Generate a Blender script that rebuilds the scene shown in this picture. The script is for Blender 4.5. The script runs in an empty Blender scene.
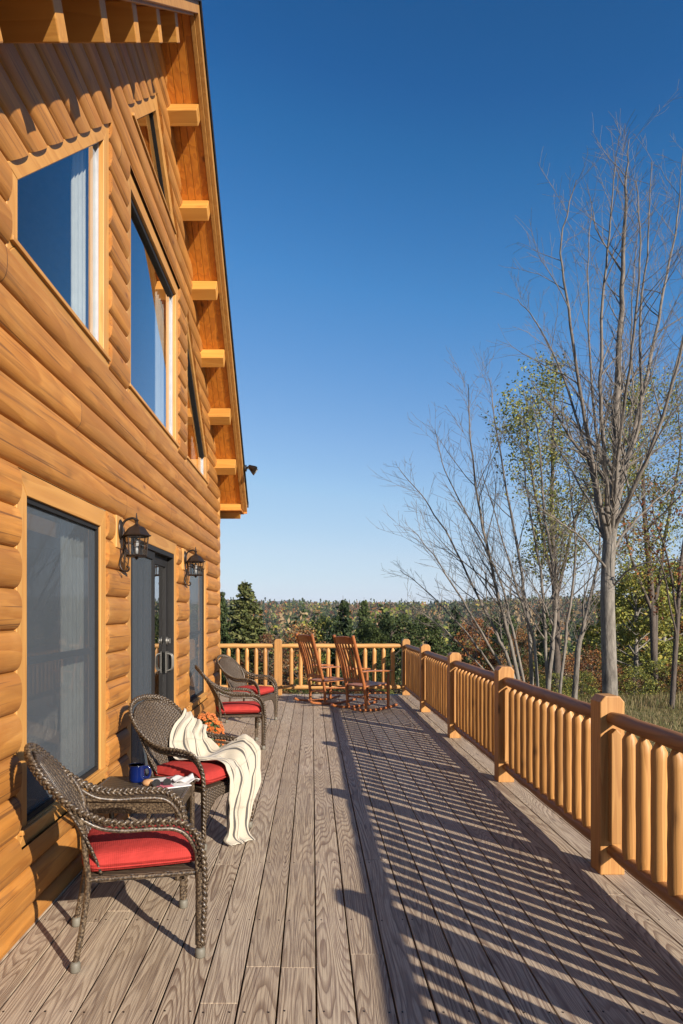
import bpy, math, random
import numpy as np
from mathutils import Vector, Matrix, noise as mnoise
R = math.radians
random.seed(7)
rng = np.random.default_rng(11)
S = bpy.context.scene
COL = S.collection

# ------------------------------------------------------------------ basics
EYE = 1.6
F = 683.0
def at(x, y, Y):
    """a point Y metres ahead of the eye that is seen at photo pixel (x, y)"""
    return Vector(((x - 312) * Y / F, Y, EYE + (613 - y) * Y / F))

def tag(o, label=None, cat=None, group=None, kind=None):
    if label: o['label'] = label
    if cat: o['category'] = cat
    if group: o['group'] = group
    if kind: o['kind'] = kind
    return o

def empty(name, loc=(0, 0, 0), rz=0.0, **k):
    o = bpy.data.objects.new(name, None)
    COL.objects.link(o)
    o.location = loc
    o.rotation_euler = (0, 0, rz)
    o.empty_display_size = 0.1
    return tag(o, **k)

def copy_tree(o, parent=None):
    c = o.copy()
    COL.objects.link(c)
    if parent: c.parent = parent
    for ch in [q for q in KIDS.get(o.name, [])]:
        copy_tree(ch, c)
    return c
KIDS = {}

def link(o, parent=None):
    COL.objects.link(o)
    if parent:
        o.parent = parent
        KIDS.setdefault(parent.name, []).append(o)
    return o

class MB:
    def __init__(s):
        s.v = []; s.f = []; s.sm = []; s.attr = []
    def add(s, verts, faces, smooth=False, a=0.0):
        b = len(s.v)
        s.v += [tuple(p) for p in verts]
        s.attr += [a] * len(verts)
        for f in faces:
            s.f.append(tuple(i + b for i in f)); s.sm.append(smooth)
    def box(s, c, d, rot=None, a=0.0):
        x, y, z = d[0] / 2, d[1] / 2, d[2] / 2
        vs = [Vector((i * x, j * y, k * z)) for i in (-1, 1) for j in (-1, 1) for k in (-1, 1)]
        if rot is not None: vs = [rot @ p for p in vs]
        c = Vector(c)
        s.add([p + c for p in vs], [(0, 1, 3, 2), (4, 6, 7, 5), (0, 4, 5, 1), (2, 3, 7, 6), (0, 2, 6, 4), (1, 5, 7, 3)], a=a)
        return s
    def bx(s, x0, x1, y0, y1, z0, z1, a=0.0):
        return s.box(((x0 + x1) / 2, (y0 + y1) / 2, (z0 + z1) / 2), (x1 - x0, y1 - y0, z1 - z0), a=a)
    def prism(s, poly, fn, t0, t1):
        """poly in 2D extruded between t0 and t1; fn(u, v, t) -> point"""
        n = len(poly)
        vs = [fn(u, v, t0) for u, v in poly] + [fn(u, v, t1) for u, v in poly]
        fs = [tuple(range(n))[::-1], tuple(range(n, 2 * n))]
        fs += [(i, (i + 1) % n, n + (i + 1) % n, n + i) for i in range(n)]
        s.add(vs, fs)
        return s
    def tube(s, pts, rad, sides=8, caps=True, smooth=True, flat=1.0, a=0.0):
        pts = [Vector(p) for p in pts]
        n = len(pts)
        if not hasattr(rad, '__len__'): rad = [rad] * n
        t = (pts[1] - pts[0]).normalized()
        ref = Vector((0, 0, 1)) if abs(t.z) < 0.9 else Vector((1, 0, 0))
        u = t.cross(ref).normalized()
        vs = []
        for i in range(n):
            if i == 0: t = pts[1] - pts[0]
            elif i == n - 1: t = pts[-1] - pts[-2]
            else: t = pts[i + 1] - pts[i - 1]
            t = t.normalized() if t.length > 1e-9 else Vector((0, 0, 1))
            u = u - t * u.dot(t)
            u = u.normalized() if u.length > 1e-6 else t.orthogonal().normalized()
            w = t.cross(u)
            for k in range(sides):
                an = 2 * math.pi * k / sides
                vs.append(pts[i] + (u * math.cos(an) + w * math.sin(an) * flat) * rad[i])
        fs = []
        for i in range(n - 1):
            for k in range(sides):
                k2 = (k + 1) % sides
                fs.append((i * sides + k, i * sides + k2, (i + 1) * sides + k2, (i + 1) * sides + k))
        s.add(vs, fs, smooth, a)
        if caps:
            s.add(vs[:sides], [tuple(range(sides))[::-1]], False, a)
            s.add(vs[-sides:], [tuple(range(sides))], False, a)
        return s
    def lathe(s, prof, c=(0, 0, 0), sides=24, smooth=True, sx=1, sy=1, ph=0.0):
        c = Vector(c); vs = []
        for r, z in prof:
            for k in range(sides):
                an = 2 * math.pi * k / sides + ph
                vs.append(c + Vector((r * math.cos(an) * sx, r * math.sin(an) * sy, z)))
        fs = []
        for i in range(len(prof) - 1):
            for k in range(sides):
                k2 = (k + 1) % sides
                fs.append((i * sides + k, i * sides + k2, (i + 1) * sides + k2, (i + 1) * sides + k))
        fs.append(tuple(range(sides))[::-1])
        fs.append(tuple(range((len(prof) - 1) * sides, len(prof) * sides)))
        s.add(vs, fs, smooth)
        return s
    def grid(s, P, smooth=True, closed=False):
        """P[i][j] points"""
        n, m = len(P), len(P[0])
        fs = []
        for i in range(n - 1):
            for j in range(m - 1):
                fs.append((i * m + j, i * m + j + 1, (i + 1) * m + j + 1, (i + 1) * m + j))
        s.add([p for r in P for p in r], fs, smooth)
        return s
    def build(s, name, mat, parent=None, bevel=0.0, solid=0.0, sub=0, attr=False, label=None, merge=False):
        me = bpy.data.meshes.new(name)
        me.from_pydata(s.v, [], s.f)
        me.polygons.foreach_set('use_smooth', s.sm)
        if attr:
            A = me.attributes.new('bid', 'FLOAT', 'POINT')
            A.data.foreach_set('value', s.attr)
        me.materials.append(mat)
        me.update()
        o = bpy.data.objects.new(name, me)
        link(o, parent)
        if solid:
            m = o.modifiers.new('solid', 'SOLIDIFY'); m.thickness = solid; m.offset = 0
        if sub:
            m = o.modifiers.new('sub', 'SUBSURF'); m.levels = sub; m.render_levels = sub
        if bevel:
            m = o.modifiers.new('bev', 'BEVEL'); m.width = bevel; m.segments = 2; m.limit_method = 'ANGLE'; m.angle_limit = R(40)
        if label: o['label'] = label
        return o

def np_mesh(name, V, Fq, mat, parent=None, col=None, smooth=False):
    """V (n,3), Fq (m,3 or 4) arrays"""
    k = Fq.shape[1]
    me = bpy.data.meshes.new(name)
    me.vertices.add(len(V)); me.vertices.foreach_set('co', V.astype(np.float32).ravel())
    me.loops.add(Fq.size); me.loops.foreach_set('vertex_index', Fq.astype(np.int32).ravel())
    me.polygons.add(len(Fq))
    me.polygons.foreach_set('loop_start', np.arange(0, Fq.size, k, dtype=np.int32))
    me.polygons.foreach_set('loop_total', np.full(len(Fq), k, dtype=np.int32))
    if smooth: me.polygons.foreach_set('use_smooth', np.ones(len(Fq), dtype=bool))
    me.update(calc_edges=True)
    if col is not None:
        A = me.color_attributes.new('tint', 'FLOAT_COLOR', 'POINT')
        A.data.foreach_set('color', np.hstack([col, np.ones((len(col), 1))]).astype(np.float32).ravel())
    me.materials.append(mat)
    o = bpy.data.objects.new(name, me)
    return link(o, parent)

def cr(pts, n=8):
    """Catmull-Rom through the points"""
    P = [Vector(p) for p in pts]
    P = [P[0] * 2 - P[1]] + P + [P[-1] * 2 - P[-2]]
    out = []
    for i in range(1, len(P) - 2):
        a, b, c, d = P[i - 1], P[i], P[i + 1], P[i + 2]
        for k in range(n):
            t = k / n
            out.append(0.5 * ((2 * b) + (c - a) * t + (2 * a - 5 * b + 4 * c - d) * t * t + (3 * b - a - 3 * c + d) * t ** 3))
    out.append(P[-2])
    return out

def resample(pts, step):
    L = [0.0]
    for a, b in zip(pts, pts[1:]): L.append(L[-1] + (b - a).length)
    n = max(2, int(L[-1] / step)); out = []; j = 0
    for i in range(n + 1):
        t = L[-1] * i / n
        while j < len(L) - 2 and L[j + 1] < t: j += 1
        k = (t - L[j]) / max(1e-9, L[j + 1] - L[j])
        out.append(pts[j].lerp(pts[j + 1], k))
    return out

# ------------------------------------------------------------------ materials
def newmat(name):
    m = bpy.data.materials.new(name); m.use_nodes = True
    nt = m.node_tree
    return m, nt, nt.nodes['Principled BSDF']

class N:
    """tiny node graph helper"""
    def __init__(s, nt): s.nt = nt
    def n(s, t, **k):
        o = s.nt.nodes.new(t)
        for a, b in k.items():
            if a == 'inp':
                for i, v in b.items():
                    if hasattr(v, 'node'): s.nt.links.new(v, o.inputs[i])
                    else: o.inputs[i].default_value = v
            else: setattr(o, a, b)
        return o
    def math(s, op, a, b=0.0, c=0.0, clamp=False):
        o = s.n('ShaderNodeMath', operation=op, inp={0: a, 1: b, 2: c}); o.use_clamp = clamp
        return o.outputs[0]
    def vmath(s, op, a, b=(0, 0, 0)):
        return s.n('ShaderNodeVectorMath', operation=op, inp={0: a, 1: b}).outputs[0]
    def obj(s): return s.n('ShaderNodeTexCoord').outputs['Object']
    def noise(s, v, sc=5.0, det=3.0, rough=0.5, dist=0.0):
        return s.n('ShaderNodeTexNoise', inp={'Vector': v, 'Scale': sc, 'Detail': det, 'Roughness': rough, 'Distortion': dist}).outputs['Fac']
    def ramp(s, f, stops, interp='LINEAR'):
        o = s.n('ShaderNodeValToRGB', inp={0: f}); cr_ = o.color_ramp; cr_.interpolation = interp
        while len(cr_.elements) < len(stops): cr_.elements.new(0.5)
        for e, (p, c) in zip(cr_.elements, stops):
            e.position = p; e.color = (c[0], c[1], c[2], 1) if hasattr(c, '__len__') else (c, c, c, 1)
        return o.outputs[0]
    def mix(s, f, a, b, mode='MIX'):
        o = s.n('ShaderNodeMix', data_type='RGBA', blend_type=mode)
        for i, v in ((0, f), (6, a), (7, b)):
            if hasattr(v, 'node'): s.nt.links.new(v, o.inputs[i])
            else: o.inputs[i].default_value = (v if i == 0 else (v[0], v[1], v[2], 1))
        return o.outputs[2]
    def bump(s, h, strength=0.3, dist=0.01):
        return s.n('ShaderNodeBump', inp={'Height': h, 'Strength': strength, 'Distance': dist}).outputs[0]
    def sep(s, v): return s.n('ShaderNodeSeparateXYZ', inp={0: v}).outputs
    def comb(s, x=0.0, y=0.0, z=0.0): return s.n('ShaderNodeCombineXYZ', inp={0: x, 1: y, 2: z}).outputs[0]
    def rand(s): return s.n('ShaderNodeObjectInfo').outputs['Random']
    def to(s, a, b): s.nt.links.new(a, b)

AK = 0.74   # overall reflectance trim, balanced by the exposure
def sc3(c, k=None): return tuple(q * (AK if k is None else k) for q in c)
def plain(name, c, rough=0.6, metal=0.0, var=0.0, spec=None, bump=0.0, bs=60):
    m, nt, b = newmat(name); g = N(nt); c = sc3(c)
    b.inputs['Roughness'].default_value = rough; b.inputs['Metallic'].default_value = metal
    if spec is not None: b.inputs['Specular IOR Level'].default_value = spec
    f = g.noise(g.obj(), 14, 4)
    v = max(var, 0.08)
    g.to(g.ramp(f, [(0.25, [q * (1 - v) for q in c]), (0.75, [q * (1 + v) for q in c])]), b.inputs['Base Color'])
    if bump: g.to(g.bump(g.noise(g.obj(), bs, 3), bump, 0.004), b.inputs['Normal'])
    return m

def wood(name, light, dark, axis=2, fine=1.0, rough=0.55, kn=0.5, idf=None, ring=9.0, lowacross=7.0, var=0.25, bump=0.25, attr=None):
    """timber: contours of a stretched noise give the grain; knots from a stretched voronoi"""
    m, nt, b = newmat(name); g = N(nt); light = sc3(light); dark = sc3(dark)
    v = g.obj()
    if attr:
        idv = g.n('ShaderNodeAttribute', attribute_name=attr).outputs['Fac']
    elif idf:
        idv = idf(g, v)
    else:
        idv = g.math('MULTIPLY', g.rand(), 57.0)
    off = g.comb(g.math('MULTIPLY', idv, 3.17), g.math('MULTIPLY', idv, 7.31), g.math('MULTIPLY', idv, 5.77))
    lo = [lowacross] * 3; lo[axis] = 0.55 * fine
    hi = [120.0 * fine] * 3; hi[axis] = 3.0 * fine
    a = g.vmath('ADD', g.vmath('MULTIPLY', v, tuple(lo)), off)
    rings = g.math('MULTIPLY', g.noise(a, 1.0, 2.0, 0.45), ring)
    fr = g.math('FRACT', rings)
    sw = g.ramp(fr, [(0.0, 0.0), (0.55, 0.6), (0.86, 1.0), (1.0, 0.0)])
    fi = g.noise(g.vmath('ADD', g.vmath('MULTIPLY', v, tuple(hi)), off), 1.0, 3.0, 0.6)
    t = g.math('ADD', g.math('MULTIPLY', sw, 0.62), g.math('MULTIPLY', fi, 0.38))
    c = g.mix(t, light, dark)
    kv = [5.5] * 3; kv[axis] = 2.3
    vor = g.n('ShaderNodeTexVoronoi', inp={'Vector': g.vmath('ADD', g.vmath('MULTIPLY', v, tuple(kv)), off), 'Scale': 1.0, 'Randomness': 1.0})
    kf = g.ramp(vor.outputs['Distance'], [(0.0, 1.0), (0.07, 0.85), (0.13, 0.25), (0.2, 0.0)])
    c = g.mix(g.math('MULTIPLY', kf, kn), c, [q * 0.35 for q in dark])
    wn = g.n('ShaderNodeTexWhiteNoise', noise_dimensions='1D', inp={'W': idv}).outputs['Value']
    pat = g.noise(g.vmath('MULTIPLY', v, (0.9, 0.9, 0.9)), 1.3, 3)
    br = g.math('ADD', g.math('MULTIPLY', wn, var), g.math('ADD', g.math('MULTIPLY', pat, 0.3), 0.85 - var / 2))
    c = g.mix(1.0, c, g.comb(br, br, br), 'MULTIPLY')
    g.to(c, b.inputs['Base Color'])
    b.inputs['Roughness'].default_value = rough
    h = g.math('SUBTRACT', g.math('MULTIPLY', fi, 0.6), g.math('MULTIPLY', sw, 0.5))
    g.to(g.bump(h, bump, 0.004), b.inputs['Normal'])
    return m, g, b, c

M = {}
# log wall: a new tone for every course and every length of log
def wall_id(g, v):
    s = g.sep(v)
    k = g.math('FLOOR', g.math('DIVIDE', g.math('SUBTRACT', s[2], 0.08), 0.205))
    seg = g.math('FLOOR', g.math('DIVIDE', g.math('ADD', s[1], g.math('MULTIPLY', g.math('FRACT', g.math('MULTIPLY', k, 0.618)), 4.4)), 4.4))
    return g.math('ADD', g.math('MULTIPLY', k, 1.37), g.math('MULTIPLY', seg, 23.1))
M['log'], g_, b_, c_ = wood('log_siding', (0.57, 0.245, 0.046), (0.36, 0.130, 0.018), axis=1, ring=7, lowacross=5, kn=0.55, idf=wall_id, var=0.30, rough=0.62, bump=0.45)
# the fine checks that run along a seasoned log
v_ = g_.obj()
ck = g_.noise(g_.vmath('MULTIPLY', v_, (34, 0.9, 34)), 1.0, 3, 0.6, 0.6)
ckm = g_.ramp(ck, [(0.60, 0.0), (0.64, 1.0)])
bl = g_.noise(g_.vmath('MULTIPLY', v_, (6, 2.2, 6)), 1.0, 3, 0.6)
c2 = g_.mix(g_.math('MULTIPLY', ckm, 0.6), c_, (0.14, 0.052, 0.014))
c2 = g_.mix(g_.ramp(bl, [(0.5, 0.0), (0.8, 0.35)]), c2, (0.56, 0.32, 0.10))
st_ = g_.noise(g_.vmath('MULTIPLY', v_, (18, 0.7, 18)), 1.0, 5, 0.7)
c2 = g_.mix(g_.ramp(st_, [(0.38, 0.75), (0.56, 0.0)]), c2, (0.27, 0.115, 0.022))
vk = g_.n('ShaderNodeTexVoronoi', inp={'Vector': g_.vmath('MULTIPLY', v_, (2.2, 1.5, 4.3)), 'Scale': 1.0})
c2 = g_.mix(g_.ramp(vk.outputs['Distance'], [(0.0, 0.9), (0.045, 0.8), (0.075, 0.2), (0.18, 0.0)]), c2, (0.13, 0.042, 0.012))
sw_ = g_.sep(v_)
kk_ = g_.math('FLOOR', g_.math('DIVIDE', g_.math('SUBTRACT', sw_[2], 0.08), 0.205))
jf_ = g_.math('FRACT', g_.math('DIVIDE', g_.math('ADD', sw_[1], g_.math('MULTIPLY', g_.math('FRACT', g_.math('MULTIPLY', kk_, 0.618)), 4.4)), 4.4))
c2 = g_.mix(g_.math('MULTIPLY', g_.math('LESS_THAN', jf_, 0.0016), 0.85), c2, (0.06, 0.022, 0.006))
lk_ = g_.noise(g_.vmath('MULTIPLY', v_, (60, 0.45, 60)), 1.0, 2, 0.5, 0.3)
c2 = g_.mix(g_.ramp(lk_, [(0.655, 0.0), (0.675, 0.7)]), c2, (0.09, 0.032, 0.008))
g_.to(c2, b_.inputs['Base Color'])
M['log_end'] = wood('log_side_wall', (0.62, 0.34, 0.13), (0.46, 0.22, 0.07), axis=0, ring=7, lowacross=5)[0]
M['casing_v'] = wood('casing_pine', (0.62, 0.32, 0.085), (0.48, 0.215, 0.045), axis=2, ring=6, kn=0.4)[0]
M['casing_h'] = wood('casing_pine_flat', (0.62, 0.315, 0.08), (0.46, 0.20, 0.04), axis=1, ring=6, kn=0.4)[0]
M['soffit'] = wood('soffit_cedar', (0.82, 0.31, 0.032), (0.50, 0.155, 0.014), axis=1, ring=6, kn=0.9, var=0.3)[0]
M['beam'] = wood('lookout_pine', (0.68, 0.33, 0.065), (0.52, 0.22, 0.035), axis=0, ring=6, kn=0.4)[0]
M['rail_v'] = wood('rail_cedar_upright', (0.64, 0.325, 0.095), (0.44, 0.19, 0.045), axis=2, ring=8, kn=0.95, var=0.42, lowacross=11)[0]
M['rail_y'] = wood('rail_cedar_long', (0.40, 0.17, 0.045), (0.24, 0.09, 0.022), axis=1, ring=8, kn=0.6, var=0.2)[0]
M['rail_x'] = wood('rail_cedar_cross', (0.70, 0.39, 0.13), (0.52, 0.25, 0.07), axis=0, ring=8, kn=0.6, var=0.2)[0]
M['rocker'] = wood('rocker_oak', (0.46, 0.155, 0.042), (0.24, 0.07, 0.018), axis=2, ring=7, kn=0.0, rough=0.4)[0]

def deck_mat(name, axis):
    m, nt, b = newmat(name); g = N(nt)
    v = g.obj()
    bid = g.n('ShaderNodeAttribute', attribute_name='bid').outputs['Fac']
    off = g.comb(g.math('MULTIPLY', bid, 13.17), g.math('MULTIPLY', bid, 7.31), g.math('MULTIPLY', bid, 3.3))
    lo = [6.0, 6.0, 0.0]; lo[axis] = 0.42
    a = g.vmath('ADD', g.vmath('MULTIPLY', v, tuple(lo)), off)
    n1 = g.math('ADD', g.noise(a, 1.0, 1.0, 0.35, 0.0), g.math('MULTIPLY', g.noise(g.vmath('MULTIPLY', a, (3.0, 6.0, 1.0)), 1.0, 2.0), 0.028))
    fr = g.math('FRACT', g.math('MULTIPLY', n1, g.math('ADD', 25.0, g.math('MULTIPLY', g.math('FRACT', g.math('MULTIPLY', bid, 0.377)), 18.0))))
    sw = g.ramp(fr, [(0.0, 0.1), (0.42, 0.08), (0.66, 0.7), (0.88, 1.0), (0.93, 0.35), (1.0, 0.1)])
    hi = [170.0, 170.0, 20.0]; hi[axis] = 3.5
    fi = g.noise(g.vmath('ADD', g.vmath('MULTIPLY', v, tuple(hi)), off), 1.0, 3.0, 0.65)
    st = [24.0, 24.0, 4.0]; st[axis] = 1.1
    sm = g.noise(g.vmath('ADD', g.vmath('MULTIPLY', v, tuple(st)), off), 1.0, 3.0, 0.6)
    wn = g.n('ShaderNodeTexWhiteNoise', noise_dimensions='1D', inp={'W': bid}).outputs
    light = g.mix(wn['Value'], (0.50, 0.39, 0.265), (0.38, 0.31, 0.22))
    dark = g.mix(wn['Value'], (0.19, 0.120, 0.070), (0.14, 0.096, 0.063))
    fig = g.math('ADD', 0.30, g.math('MULTIPLY', g.math('FRACT', g.math('MULTIPLY', bid, 0.7241)), 0.50))
    amt = g.math('MULTIPLY', sw, g.math('ADD', fig, g.math('MULTIPLY', sm, 0.55)), clamp=True)
    c = g.mix(amt, light, dark)
    c = g.mix(g.ramp(fi, [(0.36, 0.75), (0.56, 0.0)]), c, (0.13, 0.085, 0.065))
    # knots
    kv = [7.0, 7.0, 0.0]; kv[axis] = 1.3
    vor = g.n('ShaderNodeTexVoronoi', inp={'Vector': g.vmath('ADD', g.vmath('MULTIPLY', v, tuple(kv)), off), 'Scale': 1.0})
    kf = g.ramp(vor.outputs['Distance'], [(0.0, 1.0), (0.05, 0.9), (0.085, 0.1), (0.1, 0.0)])
    c = g.mix(g.math('MULTIPLY', kf, 0.75), c, (0.06, 0.035, 0.025))
    # grey weathering and scuffs
    w = g.noise(v, 1.1, 5, 0.6)
    c = g.mix(g.ramp(w, [(0.45, 0.0), (0.75, 0.4)]), c, (0.38, 0.305, 0.24))
    stn = g.noise(g.vmath('MULTIPLY', v, (1.0, 0.6, 1.0)), 2.4, 5, 0.65)
    c = g.mix(g.ramp(stn, [(0.56, 0.0), (0.72, 0.45)]), c, (0.13, 0.09, 0.065))
    bb = g.math('ADD', 0.80, g.math('MULTIPLY', wn['Value'], 0.46))
    c = g.mix(1.0, c, g.comb(bb, bb, bb), 'MULTIPLY')
    g.to(c, b.inputs['Base Color'])
    b.inputs['Roughness'].default_value = 0.62
    b.inputs['Specular IOR Level'].default_value = 0.35
    h = g.math('ADD', g.math('MULTIPLY', fi, 0.5), g.math('MULTIPLY', sw, -0.5))
    g.to(g.bump(h, 0.5, 0.004), b.inputs['Normal'])
    return m
M['deck'] = deck_mat('weathered_deck_pine', 1)

def weave_mat(name, c1, c2, sc=70):
    m, nt, b = newmat(name); g = N(nt)
    c1 = sc3(c1, .8); c2 = sc3(c2)
    v = g.obj(); s = g.sep(v)
    u = g.math('MULTIPLY', g.math('ADD', s[1], g.math('MULTIPLY', s[0], 0.35)), sc)
    w = g.math('MULTIPLY', s[2], sc * 1.5)
    a = g.math('ABSOLUTE', g.math('SINE', g.math('MULTIPLY', u, 1.6)))
    bq = g.math('ABSOLUTE', g.math('SINE', g.math('ADD', w, g.math('MULTIPLY', g.math('FLOOR', g.math('MULTIPLY', u, 1.6 / math.pi)), math.pi / 2))))
    h = g.math('MULTIPLY', g.math('POWER', a, 0.5), g.math('POWER', bq, 0.7))
    f = g.noise(v, 60, 3, 0.7)
    t = g.math('ADD', g.math('MULTIPLY', h, 0.6), g.math('MULTIPLY', f, 0.4))
    g.to(g.ramp(t, [(0.2, [q * 0.25 for q in c2]), (0.45, c2), (0.85, c1)]), b.inputs['Base Color'])
    b.inputs['Roughness'].default_value = 0.45
    g.to(g.bump(h, 0.9, 0.006), b.inputs['Normal'])
    return m
M['weave'] = weave_mat('woven_resin', (0.15, 0.105, 0.065), (0.06, 0.042, 0.028), 105)
def strand_mat():
    m, nt, b = newmat('braided_resin'); g = N(nt)
    v = g.obj()
    f = g.noise(v, 95, 2, 0.6)
    g.to(g.ramp(f, [(0.38, (0.018, 0.012, 0.008)), (0.5, (0.055, 0.036, 0.021)), (0.66, (0.145, 0.105, 0.064))]), b.inputs['Base Color'])
    b.inputs['Roughness'].default_value = 0.38
    g.to(g.bump(f, 0.4, 0.003), b.inputs['Normal'])
    return m
M['strand'] = strand_mat()
def cloth(name, c, sc=700, var=0.12):
    m, nt, b = newmat(name); g = N(nt); c = sc3(c)
    v = g.obj(); s = g.sep(v)
    h = g.math('ADD', g.math('SINE', g.math('MULTIPLY', s[0], sc)), g.math('SINE', g.math('MULTIPLY', s[1], sc)))
    f = g.noise(v, 9, 4, 0.6)
    g.to(g.ramp(f, [(0.3, [q * (1 - var) for q in c]), (0.7, [min(1, q * (1 + var)) for q in c])]), b.inputs['Base Color'])
    b.inputs['Roughness'].default_value = 0.9
    b.inputs['Specular IOR Level'].default_value = 0.12
    g.to(g.bump(g.math('ADD', g.math('MULTIPLY', h, 0.1), g.math('MULTIPLY', g.noise(v, 14, 4), 3.0)), 0.5, 0.006), b.inputs['Normal'])
    return m
M['red'] = cloth('red_canvas', (0.44, 0.044, 0.036))
M['foot'] = plain('grey_foot_cap', (0.17, 0.155, 0.12), 0.6)
M['bronze'] = plain('bronze_metal', (0.045, 0.032, 0.025), 0.42, 0.6, var=0.3, bump=0.2)
M['darkframe'] = plain('dark_frame_vinyl', (0.022, 0.021, 0.021), 0.6, spec=0.2)
M['whiteframe'] = plain('white_vinyl', (0.42, 0.43, 0.45), 0.4, var=0.03)
M['curtain'] = plain('white_curtain', (0.60, 0.60, 0.56), 0.9, var=0.05)
M['black'] = plain('black_drip_edge', (0.02, 0.02, 0.022), 0.5)
M['shingle'] = plain('asphalt_shingle', (0.055, 0.05, 0.048), 0.9, var=0.4, bump=0.6, bs=90)
M['room'] = plain('room_plaster', (0.42, 0.33, 0.22), 0.8)
M['roomfloor'] = plain('room_floor', (0.22, 0.12, 0.055), 0.4)
M['nickel'] = plain('brushed_nickel', (0.20, 0.19, 0.17), 0.5, 0.7)
M['blue'] = plain('blue_enamel', (0.004, 0.014, 0.10), 0.12, var=0.2)
M['paper'] = plain('magazine_paper', (0.75, 0.72, 0.70), 0.6)
M['pink'] = plain('pink_print', (0.65, 0.16, 0.20), 0.6)
M['tan'] = plain('tan_pastry', (0.55, 0.28, 0.12), 0.7, var=0.3, bump=0.4)
M['blackgloss'] = plain('black_plastic', (0.01, 0.01, 0.011), 0.15)
M['terracotta'] = plain('terracotta', (0.30, 0.12, 0.06), 0.8, var=0.2, bump=0.3)
M['petal'] = plain('orange_petals', (0.62, 0.17, 0.03), 0.7, var=0.35)
M['leafgreen'] = plain('plant_leaf', (0.06, 0.10, 0.03), 0.6, var=0.3)
M['woven_table'] = weave_mat('woven_table', (0.12, 0.09, 0.055), (0.055, 0.04, 0.026), 90)

def glass_mat(name, tint, refl=2.0, rough=0.0):
    m, nt, b = newmat(name); g = N(nt); nt.nodes.remove(b)
    out = [n for n in nt.nodes if n.type == 'OUTPUT_MATERIAL'][0]
    ge = g.n('ShaderNodeNewGeometry').outputs
    c_ = g.math('ABSOLUTE', g.n('ShaderNodeVectorMath', operation='DOT_PRODUCT', inp={0: ge['Incoming'], 1: ge['Normal']}).outputs['Value'])
    fr = g.math('ADD', 0.04, g.math('MULTIPLY', 0.96, g.math('POWER', g.math('SUBTRACT', 1.0, c_), 5.0)))
    fac = g.math('MULTIPLY', fr, refl, clamp=True)
    tr = g.n('ShaderNodeBsdfTransparent', inp={'Color': (*tint, 1)}).outputs[0]
    gl = g.n('ShaderNodeBsdfGlossy', inp={'Color': (1, 1, 1, 1), 'Roughness': rough,
             'Normal': g.bump(g.noise(g.obj(), 1.3, 1), 0.02, 0.05)}).outputs[0]
    mx = g.n('ShaderNodeMixShader', inp={0: fac, 1: tr, 2: gl}).outputs[0]
    g.to(mx, out.inputs['Surface'])
    return m
M['glass'] = glass_mat('window_glass', (0.86, 0.90, 0.89), 2.0)
M['lampglass'] = glass_mat('lantern_glass', (0.88, 0.88, 0.86), 1.6, 0.05)
def screen_mat():
    m, nt, b = newmat('insect_screen'); g = N(nt)
    out = [n for n in nt.nodes if n.type == 'OUTPUT_MATERIAL'][0]
    b.inputs['Base Color'].default_value = (0.07, 0.085, 0.10, 1); b.inputs['Roughness'].default_value = 0.7
    tr = g.n('ShaderNodeBsdfTransparent').outputs[0]
    f = g.math('ADD', 0.55, g.math('MULTIPLY', g.noise(g.obj(), 2.0, 3), 0.12))
    g.to(g.n('ShaderNodeMixShader', inp={0: f, 1: tr, 2: b.outputs[0]}).outputs[0], out.inputs['Surface'])
    return m
M['screen'] = screen_mat()

def bark(name, c1, c2, sc=1.0):
    m, nt, b = newmat(name); g = N(nt); c1 = sc3(c1, .85); c2 = sc3(c2)
    v = g.vmath('MULTIPLY', g.obj(), (9 * sc, 9 * sc, 2.2 * sc))
    f = g.noise(v, 1.6, 6, 0.68)
    p = g.noise(g.obj(), 1.1, 3)
    t = g.math('ADD', g.math('MULTIPLY', f, 0.7), g.math('MULTIPLY', p, 0.3))
    g.to(g.ramp(t, [(0.33, c2), (0.62, c1)]), b.inputs['Base Color'])
    b.inputs['Roughness'].default_value = 0.9
    g.to(g.bump(f, 0.8, 0.03), b.inputs['Normal'])
    return m
M['bark_grey'] = bark('grey_maple_bark', (0.27, 0.24, 0.20), (0.075, 0.064, 0.054))
M['bark_pale'] = bark('pale_birch_bark', (0.26, 0.23, 0.19), (0.08, 0.066, 0.056))
M['twig'] = bark('grey_twig_bark', (0.24, 0.205, 0.17), (0.09, 0.075, 0.062))
M['bark_dark'] = bark('dark_bark', (0.13, 0.10, 0.08), (0.045, 0.035, 0.028))
M['twig_red'] = bark('reddish_twig_bark', (0.20, 0.15, 0.13), (0.09, 0.06, 0.055))

def leaf_mat(name, trans=0.25):
    m, nt, b = newmat(name); g = N(nt)
    at_ = g.n('ShaderNodeAttribute', attribute_name='tint').outputs['Color']
    f = g.noise(g.obj(), 0.6, 4, 0.6)
    k = g.math('ADD', 0.52, g.math('MULTIPLY', f, 0.6))
    c = g.mix(1.0, at_, g.comb(k, k, k), 'MULTIPLY')
    g.to(c, b.inputs['Base Color'])
    b.inputs['Roughness'].default_value = 0.65
    b.inputs['Specular IOR Level'].default_value = 0.25
    out = [n for n in nt.nodes if n.type == 'OUTPUT_MATERIAL'][0]
    tl = g.n('ShaderNodeBsdfTranslucent', inp={'Color': c}).outputs[0]
    g.to(g.n('ShaderNodeMixShader', inp={0: trans, 1: b.outputs[0], 2: tl}).outputs[0], out.inputs['Surface'])
    return m
M['leaf'] = leaf_mat('tree_leaves')

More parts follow.
